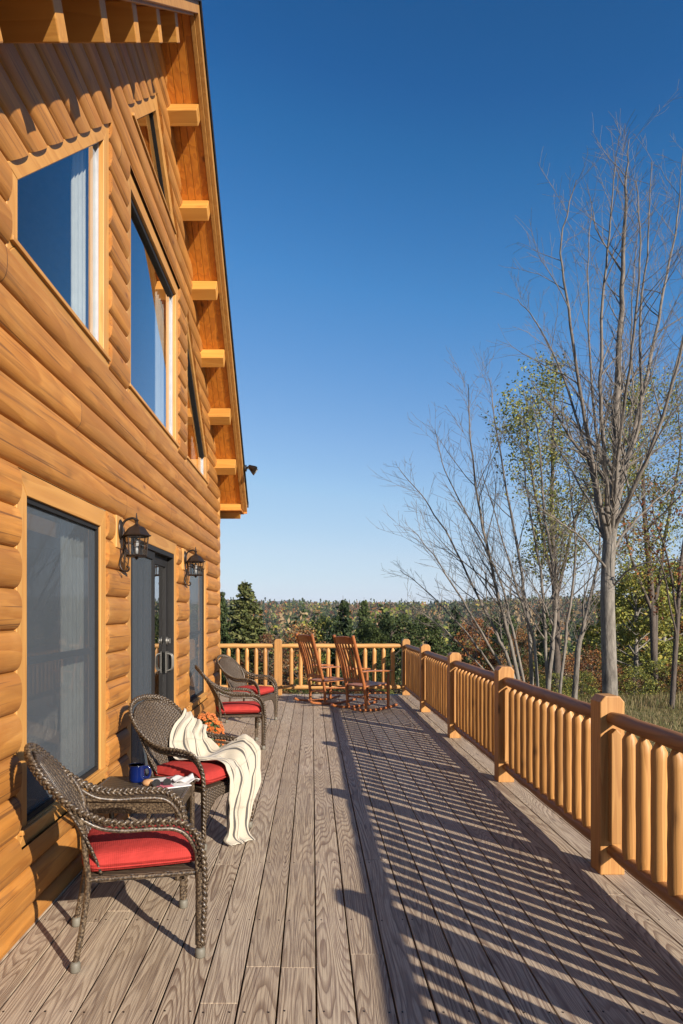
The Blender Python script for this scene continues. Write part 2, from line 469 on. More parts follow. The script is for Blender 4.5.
# ------------------------------------------------------------------ the setting: ground
def smooth(a, b, x):
    t = min(1, max(0, (x - a) / (b - a))); return t * t * (3 - 2 * t)
def ground_h(x, y):
    r = math.hypot(x, y)
    h = -1.25
    # lawn on the right stays level a little longer than the slope straight ahead
    edge = 17 + 7 * smooth(4, 12, x)
    h -= 21 * smooth(edge, edge + 110, r) + 6 * smooth(120, 300, r)
    h += 33 * smooth(300, 900, r)
    az = math.atan2(x, y)
    h -= 30 * smooth(900, 1500, r)
    h += 9.0 * smooth(160, 500, r) * mnoise.noise(Vector((az * 4, r / 260, 3.3)))
    if r > 1500:
        h += (74 + 42 * mnoise.noise(Vector((az * 7, 2.2, 1))) + 62 * math.exp(-((az - 0.38) / 0.05) ** 2) + 50 * math.exp(-((az + 0.035) / 0.04) ** 2)) * smooth(3500, 5000, r)
    h += 0.10 * mnoise.noise(Vector((x / 3, y / 3, 0))) * smooth(14, 20, r)
    return h
rs = [0, 4, 8, 12, 15, 18, 20, 22, 24, 27, 30, 35, 40, 47, 55, 65, 78, 92, 110, 130, 160, 200, 240, 290, 340, 390, 450, 520, 600, 680, 760, 840, 920, 1000, 1200, 1500, 2000, 2800, 3500, 4000, 4500, 5000, 5600, 7000]
na = 240
V = []; Fq = []
for i, r in enumerate(rs):
    for k in range(na):
        a = 2 * math.pi * k / na
        x, y = r * math.sin(a), r * math.cos(a)
        V.append((x, y, ground_h(x, y)))
for i in range(len(rs) - 1):
    for k in range(na):
        Fq.append((i * na + k, (i + 1) * na + k, (i + 1) * na + (k + 1) % na, i * na + (k + 1) % na))
def ground_mat():
    m, nt, b = newmat('grass_and_forest_floor'); g = N(nt)
    v = g.obj()
    n1 = g.noise(v, 0.35, 5, 0.6); n2 = g.noise(v, 7.0, 4, 0.7); n3 = g.noise(v, 0.02, 4, 0.6)
    grass = g.mix(n2, (0.12, 0.11, 0.04), (0.24, 0.19, 0.085))
    litter = g.mix(n2, (0.11, 0.06, 0.025), (0.24, 0.12, 0.045))
    ln = g.n('ShaderNodeVectorMath', operation='LENGTH', inp={0: v}).outputs['Value']
    far = g.math('DIVIDE', g.math('SUBTRACT', ln, 24.0), 8.0, clamp=True)
    t = g.math('ADD', g.math('MULTIPLY', g.ramp(n1, [(0.5, 0.0), (0.62, 1.0)]), 0.4), far, clamp=True)
    c = g.mix(t, grass, litter)
    ff = g.math('DIVIDE', g.math('SUBTRACT', ln, 150.0), 100.0, clamp=True)
    wood_ = g.mix(n3, (0.05, 0.055, 0.02), (0.13, 0.07, 0.03))
    c = g.mix(ff, c, wood_)
    g.to(c, b.inputs['Base Color']); b.inputs['Roughness'].default_value = 1.0
    b.inputs['Specular IOR Level'].default_value = 0.1
    g.to(g.bump(n2, 0.6, 0.05), b.inputs['Normal'])
    return m
M['ground'] = ground_mat()
gr = np_mesh('ground', np.array(V), np.array(Fq), M['ground'], smooth=True)
tag(gr, kind='structure')

# ------------------------------------------------------------------ the deck
mb = MB(); bid = 1.0
PW = 0.16
X0 = -1.50
rr = random.Random(5)
k = -80
while True:
    xa = 0.018 + PW * k + 0.004; xb = xa + PW - 0.008
    k += 1
    if xb < -9.6: continue
    if xa > 2.10: break
    y0 = -3.2 if xb > X0 else 10.6
    y1 = 13.50
    cuts = [y0]
    y = y0 + rr.uniform(1.2, 4.2)
    while y < y1 - 1.0:
        cuts.append(y); y += rr.choice([3.66, 4.27, 4.88])
    cuts.append(y1)
    for a, b in zip(cuts, cuts[1:]):
        mb.bx(xa, xb, a + 0.0006, b - 0.0006, -0.034 + rr.uniform(-0.001, 0.001), 0.0 + rr.uniform(-0.0012, 0.0012), a=bid)
        bid += 1.0
deck = mb.build('deck', M['deck'], bevel=0.002, attr=True)
tag(deck, kind='structure')
mb = MB()
for y in np.arange(-3.0, 13.4, 0.41): mb.bx(-1.5 if y < 10.6 else -9.5, 2.06, y - 0.019, y + 0.019, -0.27, -0.0365)
mb.bx(2.062, 2.10, -3.2, 13.48, -0.30, -0.0365)
mb.bx(-9.5, 2.10, 13.482, 13.52, -0.30, -0.0365)
for y in (-3, 0.5, 4.2, 8.8, 13.3):
    for x in (-1.2, 1.95): mb.bx(x - 0.07, x + 0.07, y - 0.07, y + 0.07, -1.6, -0.272)
tag(mb.build('deck_framing', M['rail_y'], bevel=0), kind='structure')
# screw heads in pairs over every joist
mb = MB()
k = -10
for k in range(-10, 13):
    xc = 0.018 + PW * k + PW / 2
    for y in np.arange(-3.0 + 0.41 * 12, 9.0, 0.82):
        for s in (-1, 1):
            mb.lathe([(0.004, 0.0), (0.004, 0.0022)], (xc + s * 0.052 + rr.uniform(-.004, .004), y + rr.uniform(-.006, .006), 0.0), 8, False)
tag(mb.build('deck_screws', M['bronze']), kind='structure')

# ------------------------------------------------------------------ railing
RX = 1.835
POSTY = [4.245 + 2.28 * k for k in range(-3, 5)]
def post_mesh():
    m = MB()
    h = 0.075
    m.prism([(-h, 0), (h, 0), (h, 1.055), (h - 0.03, 1.092), (-h + 0.03, 1.092), (-h, 1.055)], lambda u, v, t: Vector((u, t, v)), -h, h)
    return m
def baluster_mesh(seed):
    q = random.Random(seed); m = MB()
    pts = []; rad = []
    for i in range(9):
        t = i / 8
        pts.append((q.uniform(-.0012, .0012), q.uniform(-.0012, .0012), 0.135 + 0.785 * t))
        rr_ = 0.0415 + q.uniform(-.0010, .0010)
        if i == 0: rr_ = 0.030
        if i == 8: rr_ = 0.014
        rad.append(rr_)
    pts.insert(8, (0, 0, 0.868)); rad.insert(8, 0.041)
    m.tube(pts, rad, 10)
    return m
def log_rail(axis, a, b, z, r, seed, flat=1.0):
    q = random.Random(seed); m = MB(); pts = []; rad = []
    n = 12
    for i in range(n + 1):
        t = i / n; s = a + (b - a) * t
        j = (q.uniform(-.003, .003), q.uniform(-.003, .003))
        pts.append((j[0], s, z + j[1]) if axis == 1 else (s, j[0], z + j[1]))
        rad.append(r * (0.80 if i in (0, n) else q.uniform(.97, 1.03)))
    m.tube(pts, rad, 14, flat=flat)
    return m
BAL = [baluster_mesh(s) for s in range(4)]
bal_me = []
rail = empty('deck_railing', (RX, 4.245, 0), label='long cedar railing with square posts running down the right side of the deck', cat='railing')
post0 = post_mesh().build('post', M['rail_v'], rail, bevel=0.006)
for i, b_m in enumerate(BAL):
    bal_me.append(b_m.build('baluster', M['rail_v'], rail))
first = [True] * 4
for i, y in enumerate(POSTY):
    if i == 0: p = post0
    else: p = post0.copy(); link(p, rail)
    p.location = (0, y - 4.245, 0)
cnt = 0
for i, (a, b) in enumerate(zip(POSTY, POSTY[1:])):
    a += 0.075 - 4.245; b -= 0.075 + 4.245
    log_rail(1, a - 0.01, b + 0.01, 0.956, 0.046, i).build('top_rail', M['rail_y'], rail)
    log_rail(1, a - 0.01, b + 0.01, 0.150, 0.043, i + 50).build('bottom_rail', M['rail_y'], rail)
    for e in (a + 0.028, b - 0.028):
        m = MB(); m.prism([(-0.030, 0.205), (0.030, 0.205), (0.030, 0.87), (0.0, 0.90), (-0.030, 0.87)], lambda u, v, t: Vector((u, t, v)), e - 0.027, e + 0.027)
        m.build('nailer', M['rail_v'], rail, bevel=0.005)
    for j in range(11):
        y = a + 0.055 + (b - a - 0.11) * (j + 1) / 12
        q = cnt % 4
        if first[q]: o = bal_me[q]; first[q] = False
        else: o = bal_me[q].copy(); link(o, rail)
        o.location = (0, y, 0); o.rotation_euler = (0, 0, rr.uniform(0, 6.28))
        cnt += 1
ERY = POSTY[-1]
er = empty('deck_railing', (RX, ERY, 0), label='short sunlit cedar railing across the far end of the deck behind the rocking chairs', cat='railing')
EPX = [-0.66 - 2.49, -0.66 - 4.98, -0.66]
ex = [RX] + sorted([-0.66, -3.15, -5.64, -8.13], reverse=True)
for i, x in enumerate(ex[1:]):
    p = post0.copy(); link(p, er); p.location = (x - RX, 0, 0)
for i, (b, a) in enumerate(zip(ex, ex[1:])):
    a += 0.075 - RX; b -= 0.075 + RX
    log_rail(0, a - 0.01, b + 0.01, 0.956, 0.046, i + 9).build('top_rail', M['rail_x'], er)
    log_rail(0, a - 0.01, b + 0.01, 0.150, 0.044, i + 70).build('bottom_rail', M['rail_x'], er)
    for j in range(12):
        x = a + (b - a) * (j + 1) / 13
        o = bal_me[(i + j) % 4].copy(); link(o, er)
        o.location = (x, 0, 0); o.rotation_euler = (0, 0, rr.uniform(0, 6.28))

# ------------------------------------------------------------------ the log house
PK = 6.4          # the ridge
SL = 0.835        # roof pitch
WF = -1.460       # casing face
YN, YF = 2.1, 10.7
ZR = 7.40         # top of the roof at the ridge
CS = math.cos(math.atan(SL))
def roof_z(y): return ZR - SL * abs(y - PK)
def soff_z(y): return roof_z(y) - 0.14 / CS
EL_ = 4.75
house = empty('log_house', (-5.0, PK, 0), label='honey coloured log house with a steep gable of tall windows beside the deck', cat='house')
HO = Vector((-5.0, PK, 0))
def hb(m, name, mat, parent=None, **k):
    """build with world coordinates under a parent whose origin is the house's or a window's"""
    par = parent or house
    o = m.build(name, mat, par, **k)
    if par is house: o.matrix_parent_inverse = Matrix.Translation(-(HO))   # a window's own matrix is already the world's
    return o
# openings: (kind, y0, y1, z0, z1 at y0, z1 at y1)
zA0, zA1 = 3.75, 4.92
OPEN = [
 ('low', 3.50, 4.72, 0.52, 2.20, 2.20),
 ('door', 5.51, 7.24, 0.02, 2.22, 2.22),
 ('low', 8.14, 9.32, 0.52, 2.20, 2.20),
 ('trap', 3.39, 4.79, 3.43, 3.75, 4.92),
 ('rect', 5.51, 7.33, 3.43, 5.02, 5.02),
 ('trap', 8.01, 9.41, 3.43, 4.92, 3.75),
 ('tri', 5.63, 7.17, 5.66, 5.66, 6.31),
]
CW = 0.12
def outlines(o):
    k, y0, y1, z0, za, zb = o
    if k == 'tri':
        inn = [(y0, z0), (y1, z0), (PK, zb)]
        s = (zb - z0) / (PK - y0)
        # outer offset triangle
        sl = math.hypot(1, s)
        d = CW
        zo = z0 - 0.09
        pk = zb + d * sl
        hw = (pk - zo) / s
        out = [(PK - hw, zo), (PK + hw, zo), (PK, pk)]
        return inn, out
    inn = [(y0, z0), (y1, z0), (y1, zb), (y0, za)]
    s = (zb - za) / (y1 - y0); sl = math.hypot(1, s)
    zo = z0 - (0.10 if k != 'door' else 0.0)
    CT = 0.085 if k == 'trap' else CW
    out = [(y0 - CW, zo), (y1 + CW, zo), (y1 + CW, zb + s * CW + CT * sl), (y0 - CW, za - s * CW + CT * sl)]
    return inn, out
def span(poly, z):
    ys = []
    n = len(poly)
    for i in range(n):
        (a, za), (b, zb) = poly[i], poly[(i + 1) % n]
        if (za - z) * (zb - z) < 0: ys.append(a + (b - a) * (z - za) / (zb - za))
    return (min(ys), max(ys)) if len(ys) >= 2 else None
OUTS = [outlines(o)[1] for o in OPEN]
def wall_profile(s):  # s in -1..1 over one log
    return -1.480 + 0.046 * (max(0.0, 1 - abs(s) ** 3.0)) ** 0.60
mb = MB()
P_ = 0.205; NS = 12
ss = [-1, -0.97, -0.9, -0.78, -0.6, -0.38, -0.13, 0.13, 0.38, 0.6, 0.78, 0.9, 0.97, 1]
z = 0.08 - P_
XB = -1.535
while z < ZR:
    lay = [(z + P_ * (s + 1) / 2, wall_profile(s)) for s in ss]
    for (za, xa), (zb, xb) in zip(lay, lay[1:]):
        if zb <= -0.1: continue
        zm = (za + zb) / 2
        def lim(zz):
            dy = (ZR - 0.14 / CS - zz) / SL
            return max(YN, PK - dy), min(YF, PK + dy)
        if lim(zm)[0] >= lim(zm)[1] - 0.02: continue
        cuts = []
        for o in OUTS:
            sp = span(o, zm)
            if sp:
                A = span(o, za); B = span(o, zb)
                if A is None: A = sp
                if B is None: B = sp
                cuts.append((sp[0], A, B))
        cuts.sort(key=lambda c: c[0])
        la, lb = lim(za), lim(zb)
        L = (la[0], lb[0], False)
        segs = []
        for _, A, B in cuts:
            segs.append((L[0], L[1], A[0], B[0], L[2], True)); L = (A[1], B[1], True)
        segs.append((L[0], L[1], la[1], lb[1], L[2], True))
        for a0, b0, a1, b1, c0, c1 in segs:
            if a1 - a0 < 0.01 and b1 - b0 < 0.01: continue
            # long strips get split so that the shading follows the log
            mb.add([(xa, a0, za), (xa, a1, za), (xb, b1, zb), (xb, b0, zb)], [(0, 1, 2, 3)], True)
            mb.add([(XB, a0, za), (xa, a0, za), (xb, b0, zb), (XB, b0, zb)], [(0, 1, 2, 3)], False)
            mb.add([(xa, a1, za), (XB, a1, za), (XB, b1, zb), (xb, b1, zb)], [(0, 1, 2, 3)], False)
    z += P_
wall = hb(mb, 'log_wall', M['log'])
# merge the strips of one log so that it shades round
import bmesh
bm = bmesh.new(); bm.from_mesh(wall.data)
bmesh.ops.remove_doubles(bm, verts=bm.verts, dist=0.0004)
for e in bm.edges:
    if len(e.link_faces) == 2 and e.calc_face_angle(0) > R(48): e.smooth = False
bm.to_mesh(wall.data); bm.free()

# the other walls and the room behind the glass
mb = MB()
for j, (yy, sgn) in enumerate(((YF, 1), (YN, -1))):
    z = 0.08 - P_
    while z < 3.45:
        rows = [(z + P_ * (s + 1) / 2, 0.075 * (max(0.0, 1 - abs(s) ** 2.5)) ** 0.62) for s in ss]
        for (za, xa), (zb, xb) in zip(rows, rows[1:]):
            ya, yb = yy + sgn * (xa - 0.075), yy + sgn * (xb - 0.075)
            mb.add([(-9.5, ya, za), (-1.536, ya, za), (-1.536, yb, zb), (-9.5, yb, zb)], [(0, 1, 2, 3)], True)
        z += P_
hb(mb, 'side_wall', M['log_end'])
mb = MB()
mb.bx(-1.53, WF + 0.02, YF - 0.10, YF + 0.004, -0.05, 3.42)
hb(mb, 'corner_board', M['casing_v'], bevel=0.004)
mb = MB()
mb.add([(-6, 2.2, 0), (-6, 10.6, 0), (-6, 10.6, 3.3), (-6, PK, 6.8), (-6, 2.2, 3.3)], [(0, 1, 2, 3, 4)])
for y in (2.2, 10.6): mb.add([(-6, y, 0), (-1.56, y, 0), (-1.56, y, 3.3), (-6, y, 3.3)], [(0, 1, 2, 3)])
for y in (2.2, 10.6): mb.add([(-6, y, 3.3), (-1.56, y, 3.3), (-1.56, PK, 6.8), (-6, PK, 6.8)], [(0, 1, 2, 3)])
hb(mb, 'interior_wall', M['room'])
mb = MB()
mb.bx(-6, -1.56, 2.2, 10.6, -0.05, 0.0)
mb.bx(-6, -3.4, 2.2, 10.6, 2.6, 2.8)
hb(mb, 'interior_floor', M['roomfloor'])

# windows
fn_y = lambda u, v, t: Vector((t, u, v))
def ring(m, inner, outer, x0, x1):
    n = len(inner)
    for i in range(n):
        j = (i + 1) % n
        m.prism([inner[i], outer[i], outer[j], inner[j]], fn_y, x0, x1)
def inset(poly, d):
    cx = sum(p[0] for p in poly) / len(poly); n = len(poly); out = []
    # exact inset of a convex polygon given counter-clockwise
    L = []
    for i in range(n):
        a, b = Vector(poly[i]), Vector(poly[(i + 1) % n]); t = (b - a).normalized(); nrm = Vector((-t.y, t.x))
        L.append((a + nrm * d, t))
    for i in range(n):
        (p, t), (q, u) = L[i - 1], L[i]
        den = t.x * u.y - t.y * u.x
        s = ((q.x - p.x) * u.y - (q.y - p.y) * u.x) / den
        out.append((p.x + t.x * s, p.y + t.y * s))
    return out
def sheet(m, poly, x): m.add([(x, a, b) for a, b in poly], [tuple(range(len(poly)))])
names = {'low': 'window', 'trap': 'window', 'rect': 'window', 'tri': 'window', 'door': 'sliding_door'}
def curtain(m, y0, y1, z0, z1, x=-1.66, amp=0.022, n=None):
    n = n or int((y1 - y0) / 0.012)
    rows = []
    for zz in np.linspace(z0, z1, 5):
        rows.append([Vector((x + amp * math.sin(i * 1.05 + 0.4 * math.sin(i * .31)), y0 + (y1 - y0) * i / n, zz)) for i in range(n + 1)])
    m.grid(rows)
    return m
wlabels = {0: None}
for idx, o in enumerate(OPEN):
    kind, y0, y1, z0, za, zb = o
    inn, out = outlines(o)
    mb = MB()
    n = len(inn)
    heads = []; sides = []
    # casing boards: one mesh
    for i in range(n):
        j = (i + 1) % n
        if kind == 'door' and i == 0: continue
        x1 = WF + (0.003 if i == 0 else (0.0 if i % 2 else 0.0015))
        if i % 2 and n == 4:
            sides.append(([inn[i], out[i], out[j], inn[j]], x1))
        else:
            heads.append((i, [inn[i], out[i], out[j], inn[j]], x1))
    sl_ = MB()
    if kind == 'tri':
        sides = [(pl, x1) for i, pl, x1 in heads[1:]]
    if kind != 'door':   # a sill that stands a little proud
        sl_.bx(-1.54, WF + 0.022, inn[0][0] - 0.10, inn[1][0] + 0.10, z0 - 0.032, z0 - 0.006)
    w = bpy.data.objects.new(names[kind], None); w.empty_display_size = 0.1; link(w, house)
    w.matrix_parent_inverse = Matrix.Translation(-HO)
    for pl, x1 in sides:
        hc = MB(); hc.prism(pl, fn_y, -1.54, x1); hb(hc, 'casing_board', M['casing_v'] if n == 4 else M['casing_h'], w, bevel=0.004)
    if kind != 'door': hb(sl_, 'sill', M['casing_h'], w, bevel=0.004)
    for i, pl, x1 in (heads if n == 4 else heads[:1]):
        hc = MB(); hc.prism(pl, fn_y, -1.54, x1); hb(hc, 'casing_board', M['casing_h'], w, bevel=0.004)
    if kind == 'low':
        m = MB(); ring(m, inset(inn, 0.028), inn, -1.53, -1.475); hb(m, 'frame', M['darkframe'], w)
        m = MB(); m.bx(-1.52, -1.497, y0 + 0.03, y1 - 0.03, (z0 + za) / 2 - 0.035, (z0 + za) / 2 + 0.005); hb(m, 'meeting_rail', M['darkframe'], w)
        m = MB(); sheet(m, inset(inn, 0.026), -1.493); hb(m, 'screen', M['screen'], w)
        m = MB(); sheet(m, inset(inn, 0.026), -1.504); hb(m, 'pane', M['glass'], w)
        m = MB(); curtain(m, y1 - 0.35, y1 + 0.45, 0.3, 2.3, -1.61); hb(m, 'curtain', M['curtain'], w, solid=0.002)
    elif kind == 'door':
        m = MB(); ring(m, inset(inn, 0.045), inn, -1.53, -1.462); hb(m, 'frame', M['darkframe'], w, bevel=0.003)
        mid = (y0 + y1) / 2
        def leaf(ya, yb, x):
            q = [(ya, z0 + 0.045), (yb, z0 + 0.045), (yb, za - 0.045), (ya, za - 0.045)]
            return q
        q = leaf(y0 + 0.045, mid + 0.06, 0)
        m = MB(); ring(m, inset(q, 0.075), q, -1.512, -1.480); d1 = hb(m, 'screen_panel', M['darkframe'], w, bevel=0.003)
        m = MB(); sheet(m, inset(q, 0.07), -1.4955); hb(m, 'screen', M['screen'], w)
        q = leaf(mid - 0.06, y1 - 0.045, 0)
        m = MB(); ring(m, inset(q, 0.10), q, -1.555, -1.520); hb(m, 'door_panel', M['darkframe'], w, bevel=0.003)
        m = MB(); sheet(m, inset(q, 0.095), -1.538); hb(m, 'pane', M['glass'], w)
        q = leaf(y0 + 0.045, mid + 0.02, 0)
        m = MB(); ring(m, inset(q, 0.08), q, -1.60, -1.570); hb(m, 'door_panel', M['darkframe'], w, bevel=0.003)
        m = MB(); sheet(m, inset(q, 0.075), -1.586); hb(m, 'pane', M['glass'], w)
        hy = y1 - 0.115
        m = MB()
        m.bx(-1.519, -1.507, hy - 0.055, hy + 0.055, 0.98, 1.20)
        m.tube(cr([(-1.507, hy - 0.025, 1.0), (-1.462, hy - 0.025, 1.02), (-1.455, hy - 0.025, 1.09), (-1.462, hy - 0.025, 1.16), (-1.507, hy - 0.025, 1.18)], 5), 0.010, 8)
        m.tube(cr([(-1.507, hy + 0.03, 1.0), (-1.462, hy + 0.03, 1.02), (-1.455, hy + 0.03, 1.09), (-1.462, hy + 0.03, 1.16), (-1.507, hy + 0.03, 1.18)], 5), 0.010, 8)
        hb(m, 'handle', M['nickel'], w)
        m = MB(); m.tube([(-1.519, hy, 1.31), (-1.505, hy, 1.31), (-1.504, hy, 1.31), (-1.488, hy, 1.31)], [0.042, 0.042, 0.026, 0.024], 16)
        m.bx(-1.488, -1.474, hy - 0.006, hy + 0.006, 1.285, 1.335)
        hb(m, 'lock', M['nickel'], w)
        m = MB(); m.bx(-1.50, WF + 0.035, y0 - 0.02, y1 + 0.02, -0.01, 0.022); hb(m, 'threshold', M['nickel'], w, bevel=0.003)
    else:
        fr = M['whiteframe']
        m = MB(); ring(m, inset(inn, 0.016), inn, -1.55, -1.496); hb(m, 'frame', fr if kind != 'tri' else M['darkframe'], w)
        if kind in ('rect', 'trap') and zb <= za:  # dark strip along the head paints in shade and the roof edge's dark reflection
            q_ = inset(inn, 0.05); m = MB(); m.prism([inn[2], inn[3], q_[3], q_[2]], fn_y, -1.55, -1.485); hb(m, 'head_shade_strip', M['darkframe'], w)
        m = MB(); sheet(m, inset(inn, 0.014), -1.514); hb(m, 'pane', M['glass'], w)
        if kind == 'trap' and idx == 3:
            m = MB(); curtain(m, 4.56, 5.20, 3.2, 5.1, -1.61); hb(m, 'curtain', M['curtain'], w, solid=0.002)
        if kind == 'rect':
            m = MB(); curtain(m, 7.0, 7.8, 3.2, 5.1, -1.61); hb(m, 'curtain', M['curtain'], w, solid=0.002)
        if kind == 'trap' and idx == 5:
            m = MB(); curtain(m, 9.1, 9.8, 3.2, 4.0, -1.61); hb(m, 'curtain', M['curtain'], w, solid=0.002)
        if kind == 'tri':
            m = MB(); m.bx(-1.60, -1.57, 5.7, 7.1, 5.62, 5.66); hb(m, 'inner_sill', M['casing_h'], w)

# roof
XE = -1.062   # outer face of the rake board
EN, EF = PK - EL_, PK + EL_
mb = MB()
def slab(m, x0, x1, p0, p1, ya=None, yb=None):
    """a sheet that follows both slopes; p0, p1 are depths below the roof top measured square to it"""
    for s in (-1, 1):
        yy = PK + s * EL_
        m.prism([(PK, ZR - p0 / CS), (yy, roof_z(yy) - p0 / CS), (yy, roof_z(yy) - p1 / CS), (PK, ZR - p1 / CS)], fn_y, x0, x1)
slab(mb, -9.8, XE + 0.012, 0.0, 0.022)
roof = hb(mb, 'roof', M['shingle'])
mb = MB(); slab(mb, XE + 0.0125, XE + 0.022, -0.004, 0.052); hb(mb, 'drip_edge', M['black'], roof)
mb = MB(); slab(mb, XE - 0.040, XE, 0.0235, 0.14)
slab(mb, XE - 0.085, XE - 0.042, 0.0235, 0.155)
hb(mb, 'fascia', M['casing_h'], roof, bevel=0.004)
mb = MB(); 
nb = 5
w_ = (XE - 0.087 + 1.53) / nb
for i in range(nb):
    slab(mb, -1.53 + w_ * i + 0.002, -1.53 + w_ * (i + 1) - 0.002, 0.08, 0.138)
slab(mb, -9.8, -1.534, 0.0235, 0.14)
hb(mb, 'soffit', M['soffit'], roof, bevel=0.002)
for s in (-1, 1):
    yy = PK + s * EL_; zt = roof_z(yy)
    mb = MB()
    mb.bx(-9.8, XE - 0.0, min(yy + s * .002, yy + s * 0.035), max(yy + s * .002, yy + s * 0.035), zt - 0.21, zt - 0.02)
    ya, yb = sorted((PK + s * 4.30, PK + s * EL_))
    mb.bx(-9.8, XE - 0.045, ya, yb, zt - 0.225, zt - 0.205)
    hb(mb, 'eave_board', M['soffit'], roof)
    mb = MB()
    a, b = sorted((yy + s * 0.037, yy + s * 0.10))
    mb.bx(-9.8, XE + 0.02, a, b, zt - 0.10, zt - 0.0)
    hb(mb, 'gutter', M['black'], roof, bevel=0.006)
# lookouts under the rake
for s in (-1, 1):
    for i in range(7):
        if i == 6 and s > 0: pass
        y = PK + s * ((0.52 if s > 0 else 0.57) + 0.68 * i)
        zc = roof_z(y) - 0.247 / CS
        rot = Matrix.Rotation(-s * math.atan(SL), 3, 'X')
        m = MB(); m.box(((-1.52 - 1.15) / 2, y, zc), (0.37, 0.14, 0.21), rot)
        hb(m, 'lookout', M['beam'], roof, bevel=0.006)

# ------------------------------------------------------------------ wall lanterns and floodlight
def lantern(label, y, z):
    t = empty('wall_lantern', (-1.45, y, z), label=label, cat='wall lamp', group='wall lanterns beside the sliding door')
    return t
L0 = lantern('larger looking bronze wall lantern between the big near window and the sliding door', 5.08, 2.17)
bx_ = 0.145
m = MB(); m.bx(-0.03, 0.022, -0.085, 0.085, -0.09, 0.15); m.build('mounting_block', M['casing_v'], L0, bevel=0.006)
m = MB(); m.lathe([(0.001, 0), (0.05, 0), (0.052, 0.006), (0.04, 0.016), (0.012, 0.022)], (0, 0, 0), 20, sx=1, sy=1.0)
plate = MB()
plate.add([Vector((0.022 + p[2], p[1] , 0.05 + p[0] * 1.5)) for p in m.v], m.f, True)
plate.build('back_plate', M['bronze'], L0)
m = MB()
m.tube(cr([(0.03, 0, 0.06), (0.06, 0, 0.115), (0.115, 0, 0.135), (bx_, 0, 0.115), (bx_, 0, 0.085)], 6), [0.009] * 25, 8)
m.tube(cr([(0.03, 0, 0.03), (0.055, 0, -0.04), (0.045, 0, -0.12), (0.02, 0, -0.19), (0.035, 0, -0.245), (0.075, 0, -0.26), (0.09, 0, -0.235), (0.07, 0, -0.222)], 6), 0.007, 8)
m.build('scroll_arm', M['bronze'], L0)
m = MB(); m.lathe([(0.108, 0.0), (0.112, 0.006), (0.098, 0.014), (0.068, 0.055), (0.055, 0.068), (0.028, 0.08), (0.012, 0.092), (0.012, 0.11), (0.018, 0.118), (0.008, 0.132), (0.003, 0.175)], (bx_, 0, 0), 6, False)
m.build('hood', M['bronze'], L0, bevel=0.001)
m = MB()
for k in range(6):
    a = k * math.pi / 3
    ca, sa = math.cos(a), math.sin(a)
    m.tube([(bx_ + 0.088 * ca, 0.088 * sa, 0.002), (bx_ + 0.074 * ca, 0.074 * sa, -0.142)], 0.005, 6)
    a2 = a + math.pi / 3
    for r_, zz in ((0.088, -0.002), (0.074, -0.142), (0.083, -0.05)):
        m.tube([(bx_ + r_ * ca, r_ * sa, zz), (bx_ + r_ * math.cos(a2), r_ * math.sin(a2), zz)], 0.004, 6)
m.lathe([(0.076, -0.154), (0.080, -0.148), (0.070, -0.142), (0.02, -0.141)], (bx_, 0, 0), 6, False)
m.lathe([(0.003, -0.175), (0.012, -0.165), (0.016, -0.155)], (bx_, 0, 0), 10)
m.build('cage', M['bronze'], L0)
m = MB()
for k in range(6):
    a, a2 = k * math.pi / 3, (k + 1) * math.pi / 3
    m.add([(bx_ + 0.084 * math.cos(a), 0.084 * math.sin(a), 0), (bx_ + 0.084 * math.cos(a2), 0.084 * math.sin(a2), 0),
           (bx_ + 0.071 * math.cos(a2), 0.071 * math.sin(a2), -0.141), (bx_ + 0.071 * math.cos(a), 0.071 * math.sin(a), -0.141)], [(0, 1, 2, 3)])
m.build('glass_panes', M['lampglass'], L0)
m = MB(); m.lathe([(0.012, -0.13), (0.013, -0.09), (0.008, -0.085), (0.017, -0.065), (0.019, -0.045), (0.012, -0.025), (0.002, -0.005)], (bx_, 0, 0), 12)
m.build('bulb', M['whiteframe'], L0)
L1 = copy_tree(L0); L1.location.y = 7.66
L1['label'] = 'farther bronze wall lantern between the sliding door and the far narrow window'

fl = empty('floodlight', (XE + 0.022, 10.55, roof_z(10.55) - 0.10), label='small grey twin head floodlight fixed to the roof edge at the far corner', cat='floodlight')
m = MB(); m.tube([(0, 0, 0), (0.03, 0, 0)], 0.05, 16); m.build('base', M['black'], fl)
for s in (-1, 1):
    m = MB()
    m.tube([(0.03, s * 0.02, 0), (0.06, s * 0.06, 0.01), (0.085, s * 0.075, 0.0)], 0.012, 8)
    m.tube([(0.075, s * 0.07, 0.02), (0.10, s * 0.08, 0.0), (0.145, s * 0.09, -0.03), (0.165, s * 0.095, -0.045)], [0.025, 0.035, 0.056, 0.060], 14)
    m.build('lamp_head', M['bronze'] if s < 0 else M['nickel'], fl)

# ------------------------------------------------------------------ wicker chairs
def braid(m, path, a=0.0155, b=0.008, r=0.0085, pitch=0.085, sides=6, step=0.008):
    pts = resample(path, step)
    n = len(pts)
    t = (pts[1] - pts[0]).normalized(); u = t.orthogonal().normalized()
    # lateral direction starts sideways
    fr = []
    for i in range(n):
        t = (pts[min(n - 1, i + 1)] - pts[max(0, i - 1)]).normalized()
        u = (u - t * u.dot(t)).normalized(); fr.append((u.copy(), t.cross(u)))
    for k in range(3):
        P = []
        for i in range(n):
            ph = 2 * math.pi * (i * step / pitch) / 1.0 + k * 2 * math.pi / 3
            P.append(pts[i] + fr[i][0] * a * math.sin(ph) + fr[i][1] * b * math.sin(2 * ph))
        m.tube(P, r, sides)
    return m
def mir(pts): return [(x, -y, z) for x, y, z in pts]

